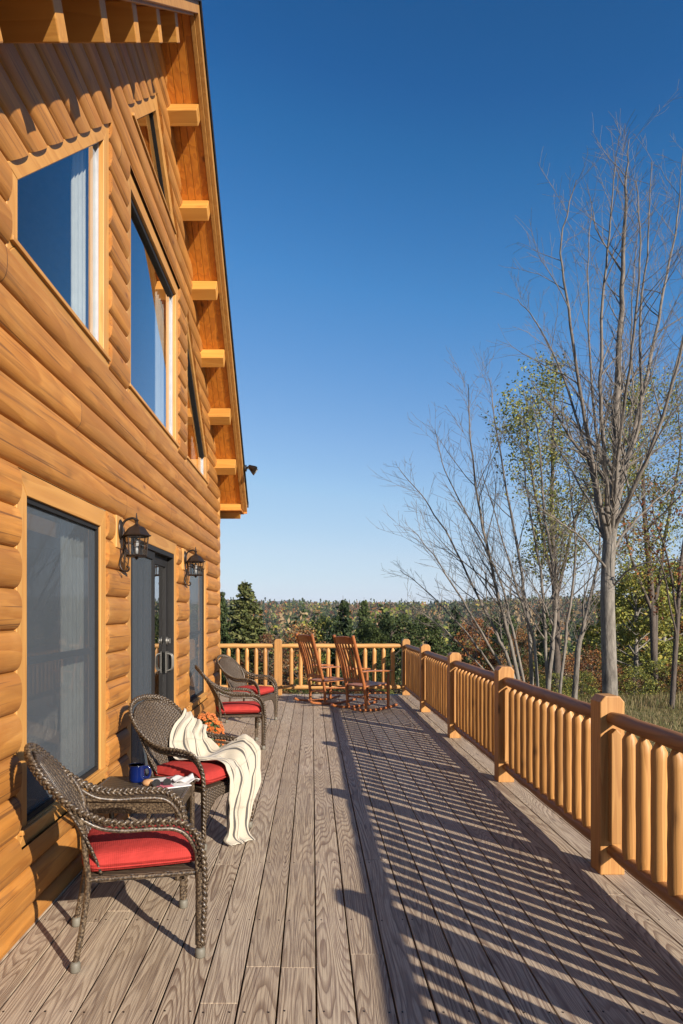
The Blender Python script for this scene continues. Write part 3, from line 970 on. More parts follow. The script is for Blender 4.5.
def make_chair():
    t = empty('wicker_armchair', (0, 0, 0), cat='armchair', group='brown wicker armchairs with red cushions')
    half = [(0.275, 0.285, 0.055), (0.285, 0.290, 0.25), (0.285, 0.292, 0.42), (0.262, 0.292, 0.55), (0.19, 0.292, 0.630), (0.07, 0.292, 0.650), (-0.06, 0.290, 0.652), (-0.18, 0.282, 0.680), (-0.30, 0.276, 0.752), (-0.405, 0.248, 0.860), (-0.468, 0.155, 0.935), (-0.490, 0.0, 0.960)]
    full = half + mir(half[:-1])[::-1]
    m = MB(); braid(m, cr(full, 8)); m.build('braided_arm_frame', M['strand'], t)
    inner = [(0.262, 0.272, 0.055), (0.262, 0.272, 0.42), (0.238, 0.272, 0.53), (0.17, 0.272, 0.598), (0.05, 0.272, 0.614), (-0.08, 0.270, 0.618), (-0.19, 0.262, 0.645), (-0.29, 0.256, 0.72), (-0.385, 0.226, 0.83), (-0.443, 0.14, 0.90), (-0.462, 0, 0.922)]
    m = MB(); p = cr(inner + mir(inner[:-1])[::-1], 8); m.tube(p, 0.011, 8); m.build('inner_frame', M['strand'], t)
    # woven back
    rows = []
    nv, nu = 22, 24
    def rim(v):
        zz = 0.40 + 0.545 * v
        xx = -0.215 - 0.10 * v - 0.165 * v * v
        w = 0.205 + 0.075 * math.sin(min(1, v * 2.0) * math.pi / 2)
        if v > 0.5: w *= max(0.0, 1 - ((v - 0.5) / 0.5) ** 3.0) ** 0.5
        return xx, zz, max(w, 0.004)
    for i in range(nv + 1):
        v = i / nv; xx, zz, w = rim(v)
        rows.append([Vector((xx + 0.055 * (2 * j / nu - 1) ** 2 * (1 - 0.6 * v), w * (2 * j / nu - 1), zz)) for j in range(nu + 1)])
    m = MB(); m.grid(rows); m.build('backrest', M['weave'], t, solid=0.010)
    m = MB()   # stakes and an oval cane band over the weave
    for j in range(-5, 6):
        pts = []
        for i in range(1, nv - 1):
            v = i / nv; xx, zz, w = rim(v); uu = j / 5.6
            pts.append(Vector((xx + 0.055 * uu * uu * (1 - 0.6 * v) + 0.007, w * uu, zz)))
        m.tube(pts, 0.0035, 5)
    m.build('back_stakes', M['strand'], t)
    # seat and front apron
    m = MB()
    m.prism([(0.27, -0.27), (0.27, 0.27), (-0.22, 0.215), (-0.22, -0.215)], lambda u, v, q: Vector((u, v, q)), 0.375, 0.405)
    m.build('seat', M['weave'], t, bevel=0.008)
    m = MB()
    rows = []
    for i in range(25):
        y = -0.262 + 0.524 * i / 24; s = abs(y) / 0.262
        zb = 0.33 - 0.17 * max(0, (s - 0.35) / 0.65) ** 2.2
        rows.append([Vector((0.268 + 0.012 * (1 - s * s), y, zq)) for zq in np.linspace(zb, 0.385, 6)])
    m.grid(rows); m.build('apron', M['weave'], t, solid=0.012)
    m = MB()
    for s in (-1, 1):
        m.tube([(0.27, s * 0.27, 0.392), (-0.22, s * 0.215, 0.392)], 0.010, 8)
    m.tube([(-0.22, -0.215, 0.385), (-0.22, 0.215, 0.385)], 0.015, 8)
    m.build('seat_frame', M['strand'], t)
    for s in (-1, 1):
        m = MB(); m.tube([(0.272, s * 0.28, 0.04), (0.272, s * 0.28, 0.40)], [0.016, 0.020], 10); L = m.build('leg', M['strand'], t)
        m = MB(); m.lathe([(0.022, 0.0), (0.024, 0.006), (0.024, 0.035), (0.018, 0.045)], (0.273, s * 0.281, 0), 14); m.build('foot_cap', M['foot'], L)
        m = MB(); m.tube(cr([(-0.275, s * 0.235, 0.04), (-0.245, s * 0.225, 0.2), (-0.222, s * 0.218, 0.38), (-0.235, s * 0.235, 0.52), (-0.25, s * 0.255, 0.66), (-0.30, s * 0.258, 0.755)], 5), 0.014, 10); L = m.build('leg', M['strand'], t)
        m = MB(); m.lathe([(0.021, 0.0), (0.023, 0.006), (0.023, 0.035), (0.017, 0.045)], (-0.277, s * 0.236, 0), 14); m.build('foot_cap', M['foot'], L)
    # cushion
    m = MB(); n = 26; rows_t = []; 
    def cu(i, j, top):
        a = 2 * i / n - 1; b = 2 * j / n - 1
        # superellipse plan
        x = 0.265 * a; w = 0.232 + 0.028 * (a + 1) / 2
        y = w * b
        ra = abs(a); rb = abs(b)
        e = max(0.0, 1 - max(ra, rb) ** 7)
        c_ = max(0.0, 1 - (ra ** 5 * rb ** 5) ** 1)
        th = 0.050 * (e ** 0.45) + 0.010 * (1 - ra ** 2) * (1 - rb ** 2)
        k = (ra * rb) ** 4
        x *= 1 - 0.07 * k; y *= 1 - 0.07 * k
        return Vector((0.02 + x, y, 0.462 + (th if top else -th * 0.95)))
    for top in (True, False):
        m.grid([[cu(i, j, top) for j in range(n + 1)] for i in range(n + 1)])
    c = m.build('cushion', M['red'], t)
    m = MB(); P = []
    for k in range(97):
        an = 2 * math.pi * k / 96; ca, sa = math.cos(an), math.sin(an)
        q = 1 / max(abs(ca), abs(sa)); q = min(q, 1.30)
        i_, j_ = (ca * q + 1) / 2 * n, (sa * q + 1) / 2 * n
        p = cu(min(n, max(0, i_)), min(n, max(0, j_)), True); P.append(Vector((p.x, p.y, 0.447)) )
    m.tube(P, 0.0045, 6, caps=False); m.build('piping', M['red'], c)
    return t
ch = make_chair()
ch.location = (-0.869, 3.36, 0); ch.rotation_euler = (0, 0, R(18.5))
ch['label'] = 'nearest wicker armchair with an empty red cushion in front of the big window'
c2_ = copy_tree(ch); c2_.location = (-0.84, 4.98, 0); c2_.rotation_euler = (0, 0, R(-28)); c2_['label'] = 'wicker armchair with the striped throw over it, beyond the side table'
c3_ = copy_tree(ch); c3_.location = (-0.90, 8.22, 0); c3_.rotation_euler = (0, 0, R(13)); c3_['label'] = 'wicker armchair with red cushion just past the orange flowers, nearer of the far pair'
c4_ = copy_tree(ch); c4_.location = (-0.90, 10.05, 0); c4_.rotation_euler = (0, 0, R(-22)); c4_['label'] = 'farthest wicker armchair, turned toward the camera at the corner of the house'

# ------------------------------------------------------------------ side table
TX0, TX1, TY0, TY1 = -0.29, 0.29, -0.265, 0.265
tb = empty('side_table', (-1.075, 4.34, 0), label='low dark wicker side table between the two nearest armchairs', cat='side table')
m = MB(); m.bx(TX0 + .01, TX1 - .01, TY0 + .01, TY1 - .01, 0.470, 0.4985); m.build('table_top', M['woven_table'], tb, bevel=0.006)
m = MB(); loop = [(TX0, TY0, .485), (TX1, TY0, .485), (TX1, TY1, .485), (TX0, TY1, .485)]
for a, b in zip(loop, loop[1:] + loop[:1]): m.tube([a, b], 0.014, 8)
for x in (TX0 + .02, TX1 - .02):
    m.bx(x - .006, x + .006, TY0 + .02, TY1 - .02, 0.40, 0.47)
for y in (TY0 + .02, TY1 - .02): m.bx(TX0 + .02, TX1 - .02, y - .006, y + .006, 0.40, 0.47)
m.build('edge_band', M['strand'], tb)
m = MB(); m.bx(TX0 + .03, TX1 - .03, TY0 + .03, TY1 - .03, 0.14, 0.155); m.build('lower_shelf', M['woven_table'], tb, bevel=0.004)
for x in (TX0 + .02, TX1 - .02):
    for y in (TY0 + .02, TY1 - .02):
        m = MB(); m.tube([(x, y, 0), (x, y, 0.47)], 0.017, 10); m.build('leg', M['strand'], tb)

TZ = 0.4985
mug = empty('enamel_mug', (-1.145, 4.46, TZ), label='dark blue enamel mug standing on the wicker side table', cat='mug')
m = MB(); m.lathe([(0.040, 0.0), (0.046, 0.004), (0.050, 0.02), (0.051, 0.10), (0.055, 0.108), (0.0565, 0.110), (0.053, 0.110), (0.048, 0.10), (0.046, 0.02), (0.002, 0.012)], sides=28); m.build('body', M['blue'], mug)
m = MB(); m.lathe([(0.0545, 0.1095), (0.0575, 0.1115), (0.0545, 0.1135), (0.052, 0.1115), (0.0545, 0.1095)], sides=28); m.build('rim', M['blackgloss'], mug)
m = MB(); m.tube(cr([(0.048, 0, 0.09), (0.075, 0, 0.095), (0.088, 0, 0.06), (0.075, 0, 0.03), (0.049, 0, 0.028)], 6), 0.006, 8, flat=1.6); m.build('handle', M['blue'], mug)
m = MB()
m.prism([(-.11, -.14), (.11, -.14), (.11, .14), (-.11, .14)], lambda u, v, q: Vector((u, v, q)), 0.0, 0.006)
mg = m.build('magazine', M['paper']); mg.location = (-0.93, 4.42, TZ + .0015); mg.rotation_euler = (0, 0, R(28)); tag(mg, 'white and pink magazine lying under the sunglasses on the side table', 'magazine')
m = MB(); m.bx(-.10, .0, -.13, .02, 0.0065, 0.0075); m.bx(.02, .10, .06, .13, 0.0065, 0.0075); m.build('cover_picture', M['pink'], mg)
# rumpled napkin page
m = MB()
rows = [[Vector((0.02 + 0.16 * i / 10, -0.10 + 0.16 * j / 10, 0.016 + 0.012 * math.sin(i * .9 + j * .5) + 0.006 * math.cos(j * 1.3))) for j in range(11)] for i in range(11)]
m.grid(rows); m.build('curled_page', M['paper'], mg, solid=0.001)
sg = empty('sunglasses', (-0.95, 4.32, TZ + 0.009), R(20), label='black sunglasses folded on the magazine on the side table', cat='sunglasses')
m = MB()
for s in (-1, 1):
    m.tube([(s * 0.033, 0.0, 0.018), (s * 0.033, 0.004, 0.018)], [0.026, 0.026], 18)
m.build('lenses', M['blackgloss'], sg)
m = MB(); m.tube([(-0.012, 0, 0.024), (0.012, 0, 0.024)], 0.003, 6)
for s in (-1, 1): m.tube([(s * 0.058, 0, 0.022), (s * 0.062, 0.06, 0.02), (s * 0.055, 0.12, 0.012)], 0.0028, 6)
m.build('frame', M['blackgloss'], sg)
m = MB(); m.lathe([(0.018, 0), (0.036, 0.006), (0.040, 0.02), (0.030, 0.034), (0.008, 0.040)], sides=16, sy=0.7); ro = m.build('bread_roll', M['tan']); ro.location = (-1.045, 4.36, TZ); tag(ro, 'small tan bread roll beside the blue mug on the side table', 'bread roll')

# ------------------------------------------------------------------ throw over the second chair
def throw():
    th = R(-28); fx, fy = math.cos(th), math.sin(th)
    def W(a, b, z): return Vector((-0.84 + a * fx - b * fy, 4.98 + a * fy + b * fx, z))
    # rows: from behind the back, over its far half, down it, over seat and out over the front edge to the floor (a = forward, b = left of chair = far side)
    ctr = [
     # a0,b0,z0 ,  a1,b1,z1  (near edge, far edge)
     ((-0.40, 0.32, 0.60), (-0.22, 0.34, 0.50)),
     ((-0.41, 0.315, 0.72), (-0.21, 0.345, 0.60)),
     ((-0.355, 0.300, 0.835), (-0.17, 0.335, 0.71)),
     ((-0.32, 0.23, 0.795), (-0.14, 0.30, 0.69)),
     ((-0.30, 0.11, 0.73), (-0.11, 0.262, 0.66)),
     ((-0.26, 0.00, 0.62), (-0.08, 0.262, 0.62)),
     ((-0.17, -0.06, 0.55), (0.00, 0.258, 0.56)),
     ((-0.02, -0.07, 0.545), (0.09, 0.27, 0.60)),
     ((0.14, -0.05, 0.545), (0.18, 0.31, 0.66)),
     ((0.26, -0.05, 0.535), (0.27, 0.325, 0.65)),
     ((0.320, -0.06, 0.47), (0.335, 0.320, 0.56)),
     ((0.335, -0.08, 0.36), (0.365, 0.275, 0.43)),
     ((0.34, -0.105, 0.25), (0.375, 0.195, 0.30)),
     ((0.345, -0.13, 0.13), (0.385, 0.115, 0.17)),
     ((0.355, -0.15, 0.04), (0.40, 0.055, 0.06)),
     ((0.42, -0.16, 0.014), (0.46, 0.04, 0.016)),
    ]
    A = cr([Vector(c[0]) for c in ctr], 6); B = cr([Vector(c[1]) for c in ctr], 6)
    n = len(A); mcol = 48; rows = []
    for i in range(n):
        row = []; u = i / (n - 1)
        for j in range(mcol + 1):
            v = j / mcol
            p = A[i].lerp(B[i], v)
            # the sheet sags between its edges over the seat and gathers in folds further down
            hang = smooth(0.55, 0.75, u)
            sag = math.sin(math.pi * v) * (0.045 * smooth(0.28, 0.42, u) * (1 - smooth(0.6, 0.72, u)))
            p = p + Vector((0, 0, -sag))
            fold = math.sin(v * 13 + 3.2 * u + 1.3 * math.sin(6 * u)) * (0.009 + 0.017 * hang * (1 - 0.4 * v))
            fold += 0.005 * math.sin(v * 27 + u * 14 + 2 * math.sin(u * 9)) * (0.4 + hang)
            wr = mnoise.noise(Vector((v * 4, u * 11, 1.7))) * 0.034 + mnoise.noise(Vector((v * 9, u * 24, 5.7))) * 0.016
            p = p + Vector((fold * hang + wr * 0.8, fold * 0.25 * hang, (1 - hang) * (abs(fold) * 0.9 + wr * 0.8 + 0.006)))
            if p.z < 0.012 and p.x: p.z = 0.012 + 0.004 * math.sin(j)
            row.append(W(p.x, p.y, max(p.z, 0.012)))
        rows.append(row)
    me = bpy.data.meshes.new('striped_throw')
    vs = [p for r in rows for p in r]; mm = mcol + 1
    fs = [(i * mm + j, i * mm + j + 1, (i + 1) * mm + j + 1, (i + 1) * mm + j) for i in range(n - 1) for j in range(mcol)]
    me.from_pydata(vs, [], fs); me.polygons.foreach_set('use_smooth', [True] * len(fs))
    uv = me.uv_layers.new(name='UVMap')
    for p in me.polygons:
        for li in p.loop_indices:
            vi = me.loops[li].vertex_index; uv.data[li].uv = ((vi % mm) / mcol, (vi // mm) / (n - 1))
    m, nt, b = newmat('cream_striped_wool'); g = N(nt)
    uvn = g.n('ShaderNodeTexCoord').outputs['UV']; s = g.sep(uvn)
    x = g.math('MULTIPLY', s[0], 4.0)
    f1 = g.math('FRACT', x)
    st = g.ramp(f1, [(0.0, 0.0), (0.38, 0.0), (0.40, 1.0), (0.50, 1.0), (0.52, 0.0), (0.60, 0.0), (0.62, 0.55), (0.65, 0.55), (0.67, 0.0)])
    y = g.math('FRACT', g.math('MULTIPLY', s[1], 6.0))
    st2 = g.ramp(y, [(0.0, 0.0), (0.90, 0.0), (0.92, 0.7), (0.95, 0.7), (0.97, 0.0)])
    f = g.noise(g.obj(), 160, 3, 0.7)
    base = g.mix(f, (0.47, 0.42, 0.33), (0.36, 0.31, 0.23))
    st = g.math('MAXIMUM', st, g.math('MULTIPLY', st2, 0.25))
    c = g.mix(g.math('MULTIPLY', st, 0.92), base, (0.035, 0.034, 0.034))
    g.to(c, b.inputs['Base Color']); b.inputs['Roughness'].default_value = 0.95; b.inputs['Sheen Weight'].default_value = 0.3
    g.to(g.bump(f, 0.5, 0.004), b.inputs['Normal'])
    me.materials.append(m)
    o = bpy.data.objects.new('striped_throw', me); COL.objects.link(o)
    md = o.modifiers.new('solid', 'SOLIDIFY'); md.thickness = 0.004; md.offset = 1
    tag(o, 'cream wool throw with dark stripes draped over an armchair down to the boards', 'throw blanket')
    return o
throw()

# ------------------------------------------------------------------ potted chrysanthemum by the wall
pt = empty('potted_chrysanthemum', (-1.10, 7.15, 0), label='pot of bright orange chrysanthemums on the deck against the wall', cat='potted plant')
m = MB(); m.lathe([(0.09, 0), (0.10, 0.01), (0.13, 0.20), (0.145, 0.205), (0.145, 0.235), (0.125, 0.235), (0.12, 0.21), (0.01, 0.20)], sides=24); m.build('pot', M['terracotta'], pt)
Vs = []; Fs = []
mL = MB(); mP = MB()
q = random.Random(3)
for i in range(260):
    th = q.uniform(0, 2 * math.pi); ph = math.acos(q.uniform(0.05, 1))
    d = Vector((math.sin(ph) * math.cos(th), math.sin(ph) * math.sin(th), math.cos(ph)))
    c = Vector((0, 0, 0.22)) + Vector((d.x * 0.20, d.y * 0.20, d.z * 0.33)) * q.uniform(0.92, 1.03)
    r_ = q.uniform(0.016, 0.026)
    t1 = d.orthogonal().normalized(); t2 = d.cross(t1)
    np_ = 8; vs = [c + d * r_ * 0.5]; fs = []
    for k in range(np_):
        a = 2 * math.pi * k / np_ + th
        vs.append(c + (t1 * math.cos(a) + t2 * math.sin(a)) * r_ + d * r_ * 0.1)
        a += math.pi / np_
        vs.append(c + (t1 * math.cos(a) + t2 * math.sin(a)) * r_ * 0.55 - d * 0.003)
    n2 = 2 * np_
    fs = [(0, 1 + k, 1 + (k + 1) % n2) for k in range(n2)]
    mP.add(vs, fs)
for i in range(420):
    th = q.uniform(0, 2 * math.pi); ph = math.acos(q.uniform(-0.1, 1))
    d = Vector((math.sin(ph) * math.cos(th), math.sin(ph) * math.sin(th), math.cos(ph)))
    c = Vector((0, 0, 0.22)) + Vector((d.x * 0.175, d.y * 0.19, d.z * 0.29)) * q.uniform(0.8, 1.0)
    t1 = (d.orthogonal() + d * q.uniform(-.5, .9)).normalized(); t2 = d.cross(t1).normalized(); l = q.uniform(.02, .035)
    mL.add([c - t1 * l, c + t2 * l * .5, c + t1 * l, c - t2 * l * .5], [(0, 1, 2, 3)])
mP.build('blossoms', M['petal'], pt); mL.build('leaves', M['leafgreen'], pt)

# ------------------------------------------------------------------ rocking chairs
def make_rocker():
    t = empty('rocking_chair', (0, 0, 0), cat='rocking chair', group='wooden rocking chairs at the far railing')
    lean = 0.30
    def bk(y, z): return Vector((-0.235 - (z - 0.40) * lean, y, z))
    for s in (-1, 1):
        m = MB()
        P = [(-0.20, s * 0.235, 0.05), (-0.235, s * 0.235, 0.40), tuple(bk(s * 0.24, 0.8)), tuple(bk(s * 0.245, 1.24))]
        m.tube(resample(cr(P, 4), 0.08), 0.026, 10); m.build('back_post', M['rocker'], t)
        m = MB(); m.tube([(0.25, s * 0.265, 0.05), (0.25, s * 0.265, 0.36), (0.25, s * 0.27, 0.62)], [0.022, 0.030, 0.022], 10); m.build('leg', M['rocker'], t)
        m = MB()
        P = [Vector((-0.235 - 0.26 * lean, s * 0.245, 0.655)), Vector((-0.1, s * 0.262, 0.66)), Vector((0.10, s * 0.275, 0.655)), Vector((0.31, s * 0.28, 0.64))]
        C_ = cr(P, 5); rows = []
        for i, p in enumerate(C_):
            w = 0.028 + 0.020 * math.sin(math.pi * i / (len(C_) - 1)) + (0.01 if i > 8 else 0)
            rows.append([p + Vector((0, -w, 0)), p + Vector((0, w, 0))])
        m.grid(rows, False); m.build('armrest', M['rocker'], t, solid=0.022, bevel=0.004)
        m = MB(); P = []
        for i in range(19):
            a = -0.52 + 1.0 * i / 18
            x = a * 0.98
            P.append(Vector((x - 0.02, s * 0.25, 0.024 + 0.20 * (a) ** 2 + (0.02 if i == 0 else 0))))
        m.tube(P, 0.030, 8, flat=0.75); m.build('runner', M['rocker'], t)
        m = MB()
        for z_ in (0.20, 0.30): m.tube([(-0.215, s * 0.235, z_), (0.25, s * 0.265, z_ - 0.02)], 0.014, 8)
        m.build('side_rung', M['rocker'], t)
    m = MB()
    for z_ in (0.17, 0.28): m.tube([(0.25, -0.265, z_), (0.25, 0.265, z_)], 0.011, 8)
    m.tube([(-0.21, -0.235, 0.22), (-0.21, 0.235, 0.22)], 0.011, 8)
    m.build('cross_rung', M['rocker'], t)
    m = MB(); rows = []
    for i in range(13):
        a = i / 12; x = -0.245 + 0.535 * a
        w = 0.235 + 0.04 * a
        rows.append([Vector((x, w * (2 * j / 10 - 1), 0.405 + 0.02 * a - 0.018 * math.sin(math.pi * a) * (1 - (2 * j / 10 - 1) ** 2))) for j in range(11)])
    m.grid(rows); m.build('seat', M['rocker'], t, solid=0.026, bevel=0.004)
    def rail_(z0, z1, name, bow=0.03):
        m = MB(); rows = []
        for z_ in (z0, (z0 + z1) / 2, z1):
            rows.append([bk(0.24 * (2 * j / 8 - 1), z_ + (0.02 * (1 - (2 * j / 8 - 1) ** 2) if z_ == z1 and z0 > 1 else 0)) - Vector((bow * (1 - (2 * j / 8 - 1) ** 2), 0, 0)) for j in range(9)])
        m.grid(rows); m.build(name, M['rocker'], t, solid=0.022, bevel=0.003)
    rail_(1.10, 1.205, 'crest_rail'); rail_(0.47, 0.52, 'lower_back_rail')
    for j in range(6):
        y = -0.18 + 0.072 * j; bow = 0.03 * (1 - (y / 0.24) ** 2)
        m = MB()
        a, b = bk(y, 0.50) - Vector((bow, 0, 0)), bk(y * 1.02, 1.12) - Vector((bow, 0, 0))
        c = (a + b) / 2 + Vector((0.02, 0, 0))
        m.tube(cr([a, c, b], 5), 0.024, 8, flat=0.4); m.build('slat', M['rocker'], t)
    return t
rk = make_rocker(); rk.location = (0.90, 11.35, 0); rk.rotation_euler = (0, 0, R(36)); rk['label'] = 'right hand slatted rocking chair, the nearer one to the camera, by the corner post'
rk2 = copy_tree(rk); rk2.location = (0.27, 12.15, 0); rk2.rotation_euler = (0, 0, R(33)); rk2['label'] = 'left hand slatted rocking chair, the one farther from the camera against the end railing'

# ------------------------------------------------------------------ trees
def rot_dir(d, ang, az):
    d = d.normalized(); o = d.orthogonal().normalized()
    o = Matrix.Rotation(az, 3, d) @ o
    return (d * math.cos(ang) + o * math.sin(ang)).normalized()
def grow(m, tips, p, d, L, r, lvl, q, up=0.12, wob=0.10, dens=1.0, minr=0.003, maxl=4, spread=0.6, nseg=None):
    """one limb with its side shoots"""
    n = nseg or max(3, min(9, int(L / 0.35)))
    pts = [p]; rad = [r]; dd = d.normalized()
    for i in range(n):
        dd = (dd + Vector((q.gauss(0, wob), q.gauss(0, wob), q.gauss(0, wob) + up))).normalized()
        pts.append(pts[-1] + dd * (L / n)); rad.append(max(minr * 0.7, r * (1 - 0.85 * (i + 1) / n)))
    m.tube(pts, rad, 3 if r < 0.012 else (5 if r < 0.05 else 8), caps=False)
    tips.append(pts[-1])
    if lvl >= maxl: 
        tips.append(pts[len(pts) // 2]); return
    k = max(2, int(dens * (3 + L * 2.6)))
    for i in range(k):
        t = 0.22 + 0.76 * (i + q.random()) / k
        f = t * n; a = min(n - 1, int(f)); bp = pts[a].lerp(pts[a + 1], f - a)
        td = (pts[a + 1] - pts[a]).normalized()
        nd = rot_dir(td, spread * q.uniform(0.65, 1.25), q.uniform(0, 6.283))
        if nd.z < -0.05 and lvl < 3: nd.z *= 0.2
        grow(m, tips, bp, nd, L * q.uniform(0.28, 0.5) * (1.12 - 0.5 * t), max(minr, rad[a] * 0.48), lvl + 1, q, up, wob * 1.2, dens, minr, maxl, spread)
def limb(m, tips, P, r0, r1, q, lvl=1, **kw):
    """a leader along given points, with side shoots all along"""
    C_ = cr(P, 5); n = len(C_)
    rad = [r0 + (r1 - r0) * (i / (n - 1)) ** 0.85 for i in range(n)]
    C_ = [p + Vector((q.gauss(0, .012), q.gauss(0, .012), q.gauss(0, .012))) for p in C_]
    m.tube(C_, rad, 9, caps=False)
    L = sum((b - a).length for a, b in zip(C_, C_[1:]))
    step = kw.pop('step', 0.30); s0 = kw.pop('s0', 0.12); sl = kw.pop('side', 1.9); sp = kw.get('spread', 0.6)
    k = int(L / step)
    for i in range(k):
        t = s0 + (1 - s0) * (i + q.random()) / k
        f = min(n - 1.001, t * (n - 1)); a = int(f); bp = C_[a].lerp(C_[a + 1], f - a)
        td = (C_[a + 1] - C_[a]).normalized()
        nd = rot_dir(td, sp * q.uniform(0.7, 1.3), q.uniform(0, 6.283))
        big = q.random() < 0.25
        grow(m, tips, bp, nd, sl * (q.uniform(1.1, 1.7) if big else q.uniform(0.35, 0.95)) * (1.15 - 0.7 * t), max(0.0045, rad[a] * (0.48 if big else 0.26)), lvl + 1, q, **kw)
    tips.append(C_[-1])

# the big bare maple beyond the railing
TD = 16.0
q = random.Random(21)
base = Vector(((610 - 312) * TD / F, TD, 0)); base.z = ground_h(base.x, base.y)
tree = empty('bare_maple', base, label='tall leafless maple with a thick grey trunk, nearest tree beyond the railing', cat='tree')
def rel(P, D0=TD):
    return [at(x, y, D0 + dd) - base for x, y, dd in P]
m = MB(); tips = []
tr = MB()
tp = [Vector((0, 0, -0.3)), Vector((0.0, 0, 0.3))] + rel([(610, 690, 0), (608.5, 640, 0), (607.5, 590, 0), (609, 550, 0), (612, 520, 0)])
tc = cr(tp, 5)
tr.tube(tc, [0.27, 0.235, 0.215, 0.20, 0.19, 0.185] + [0.18 - 0.04 * i / max(1, len(tc) - 7) for i in range(len(tc) - 6)], 14, caps=False)
tr.build('trunk', M['bark_grey'], tree)
leaders = [
 ([(611, 530, 0), (616, 470, 0.1), (617, 390, 0.2), (622, 290, 0.1), (626, 200, -0.2), (628, 140, -0.3)], 0.135, 2.2),
 ([(610, 545, 0), (606, 480, -0.5), (601, 400, -0.9), (603, 300, -1.0), (611, 220, -1.0), (616, 155, -1.1)], 0.065, 1.8),
 ([(608, 560, 0), (597, 500, 0.5), (580, 430, 0.9), (560, 370, 1.2), (538, 325, 1.4), (517, 300, 1.5)], 0.055, 1.6),
 ([(609, 548, 0), (594, 470, -0.5), (580, 390, -0.9), (569, 310, -1.3), (562, 240, -1.4), (577, 180, -1.5)], 0.060, 1.8),
 ([(612, 520, 0), (630, 450, 0.6), (648, 370, 1.0), (664, 290, 1.4), (677, 220, 1.7), (683, 150, 1.8)], 0.072, 2.1),
 ([(612, 535, 0), (640, 475, -0.7), (668, 400, -1.2), (690, 310, -1.5), (700, 220, -1.8)], 0.062, 2.0),
 ([(611, 552, 0), (636, 520, 0.5), (672, 488, 1.0), (712, 462, 1.4)], 0.036, 1.5),
 ([(608, 572, 0), (584, 540, -0.5), (560, 522, -0.8), (530, 500, -1.2)], 0.032, 1.4),
 ([(610, 500, 0), (640, 420, 0.3), (640, 330, 0.1), (648, 240, -0.1), (652, 160, 0)], 0.050, 1.8),
 ([(610, 590, 0), (632, 568, -0.5), (668, 560, -0.9), (700, 568, -1.2)], 0.026, 1.2),
 ([(612, 500, 0), (596, 430, 1.0), (590, 350, 1.6), (588, 270, 2.0), (592, 205, 2.2)], 0.045, 1.8),
 ([(611, 540, 0), (620, 440, -1.0), (632, 350, -1.9), (640, 260, -2.3), (636, 180, -2.5)], 0.048, 1.8),
 ([(612, 530, 0), (655, 440, 1.2), (680, 350, 1.8), (700, 280, 2.1)], 0.045, 1.7),
 ([(609, 550, 0), (588, 500, 1.3), (562, 455, 2.0), (545, 420, 2.4), (530, 395, 2.6)], 0.034, 1.4),
 ([(610, 535, 0), (625, 470, 1.6), (632, 400, 2.4), (632, 300, 2.8), (640, 210, 3.0)], 0.045, 1.8),
]
for P, r0, sd in leaders:
    limb(m, tips, rel(P), r0, 0.008, q, side=sd, step=0.24, s0=0.05, maxl=3, up=0.035, wob=0.09, spread=0.68, dens=1.1, minr=0.0045)
m.build('crown', M['twig'], tree)
print('maple faces', len(m.f))

# the leafless clump to its left
def clump(name, label, D0, stems, q, mat, side=1.5, step=0.36, dens=0.85, base_px=(545, 0)):
    bx0 = (base_px[0] - 312) * D0 / F
    b0 = Vector((bx0, D0, ground_h(bx0, D0)))
    t = empty(name, b0, label=label, cat='tree')
    trm = MB(); m = MB(); tips = []
    for P, r0, sd in stems:
        Q = [at(x, y, D0 + dd) - b0 for x, y, dd in P]
        foot = Vector((Q[0].x, Q[0].y, -0.3)) * 1.0
        foot.x = Q[0].x * 0.93
        n = max(3, len(Q) // 2)
        C_ = cr([foot, Q[0], Q[1]], 4)
        trm.tube(C_, [r0 * 1.25] * 2 + [r0 * 1.12] * 2 + [r0 * 1.05] * 2 + [r0] * (len(C_) - 6), 9, caps=False)
        limb(m, tips, Q[1:], r0, 0.008, q, side=sd, step=0.17, s0=0.0, maxl=3, up=0.035, wob=0.09, spread=0.62, dens=1.0, minr=0.005)
    trm.build('trunk', mat, t); m.build('crown', M['twig'], t)
    print(name, len(m.f))
    return t
q = random.Random(5)
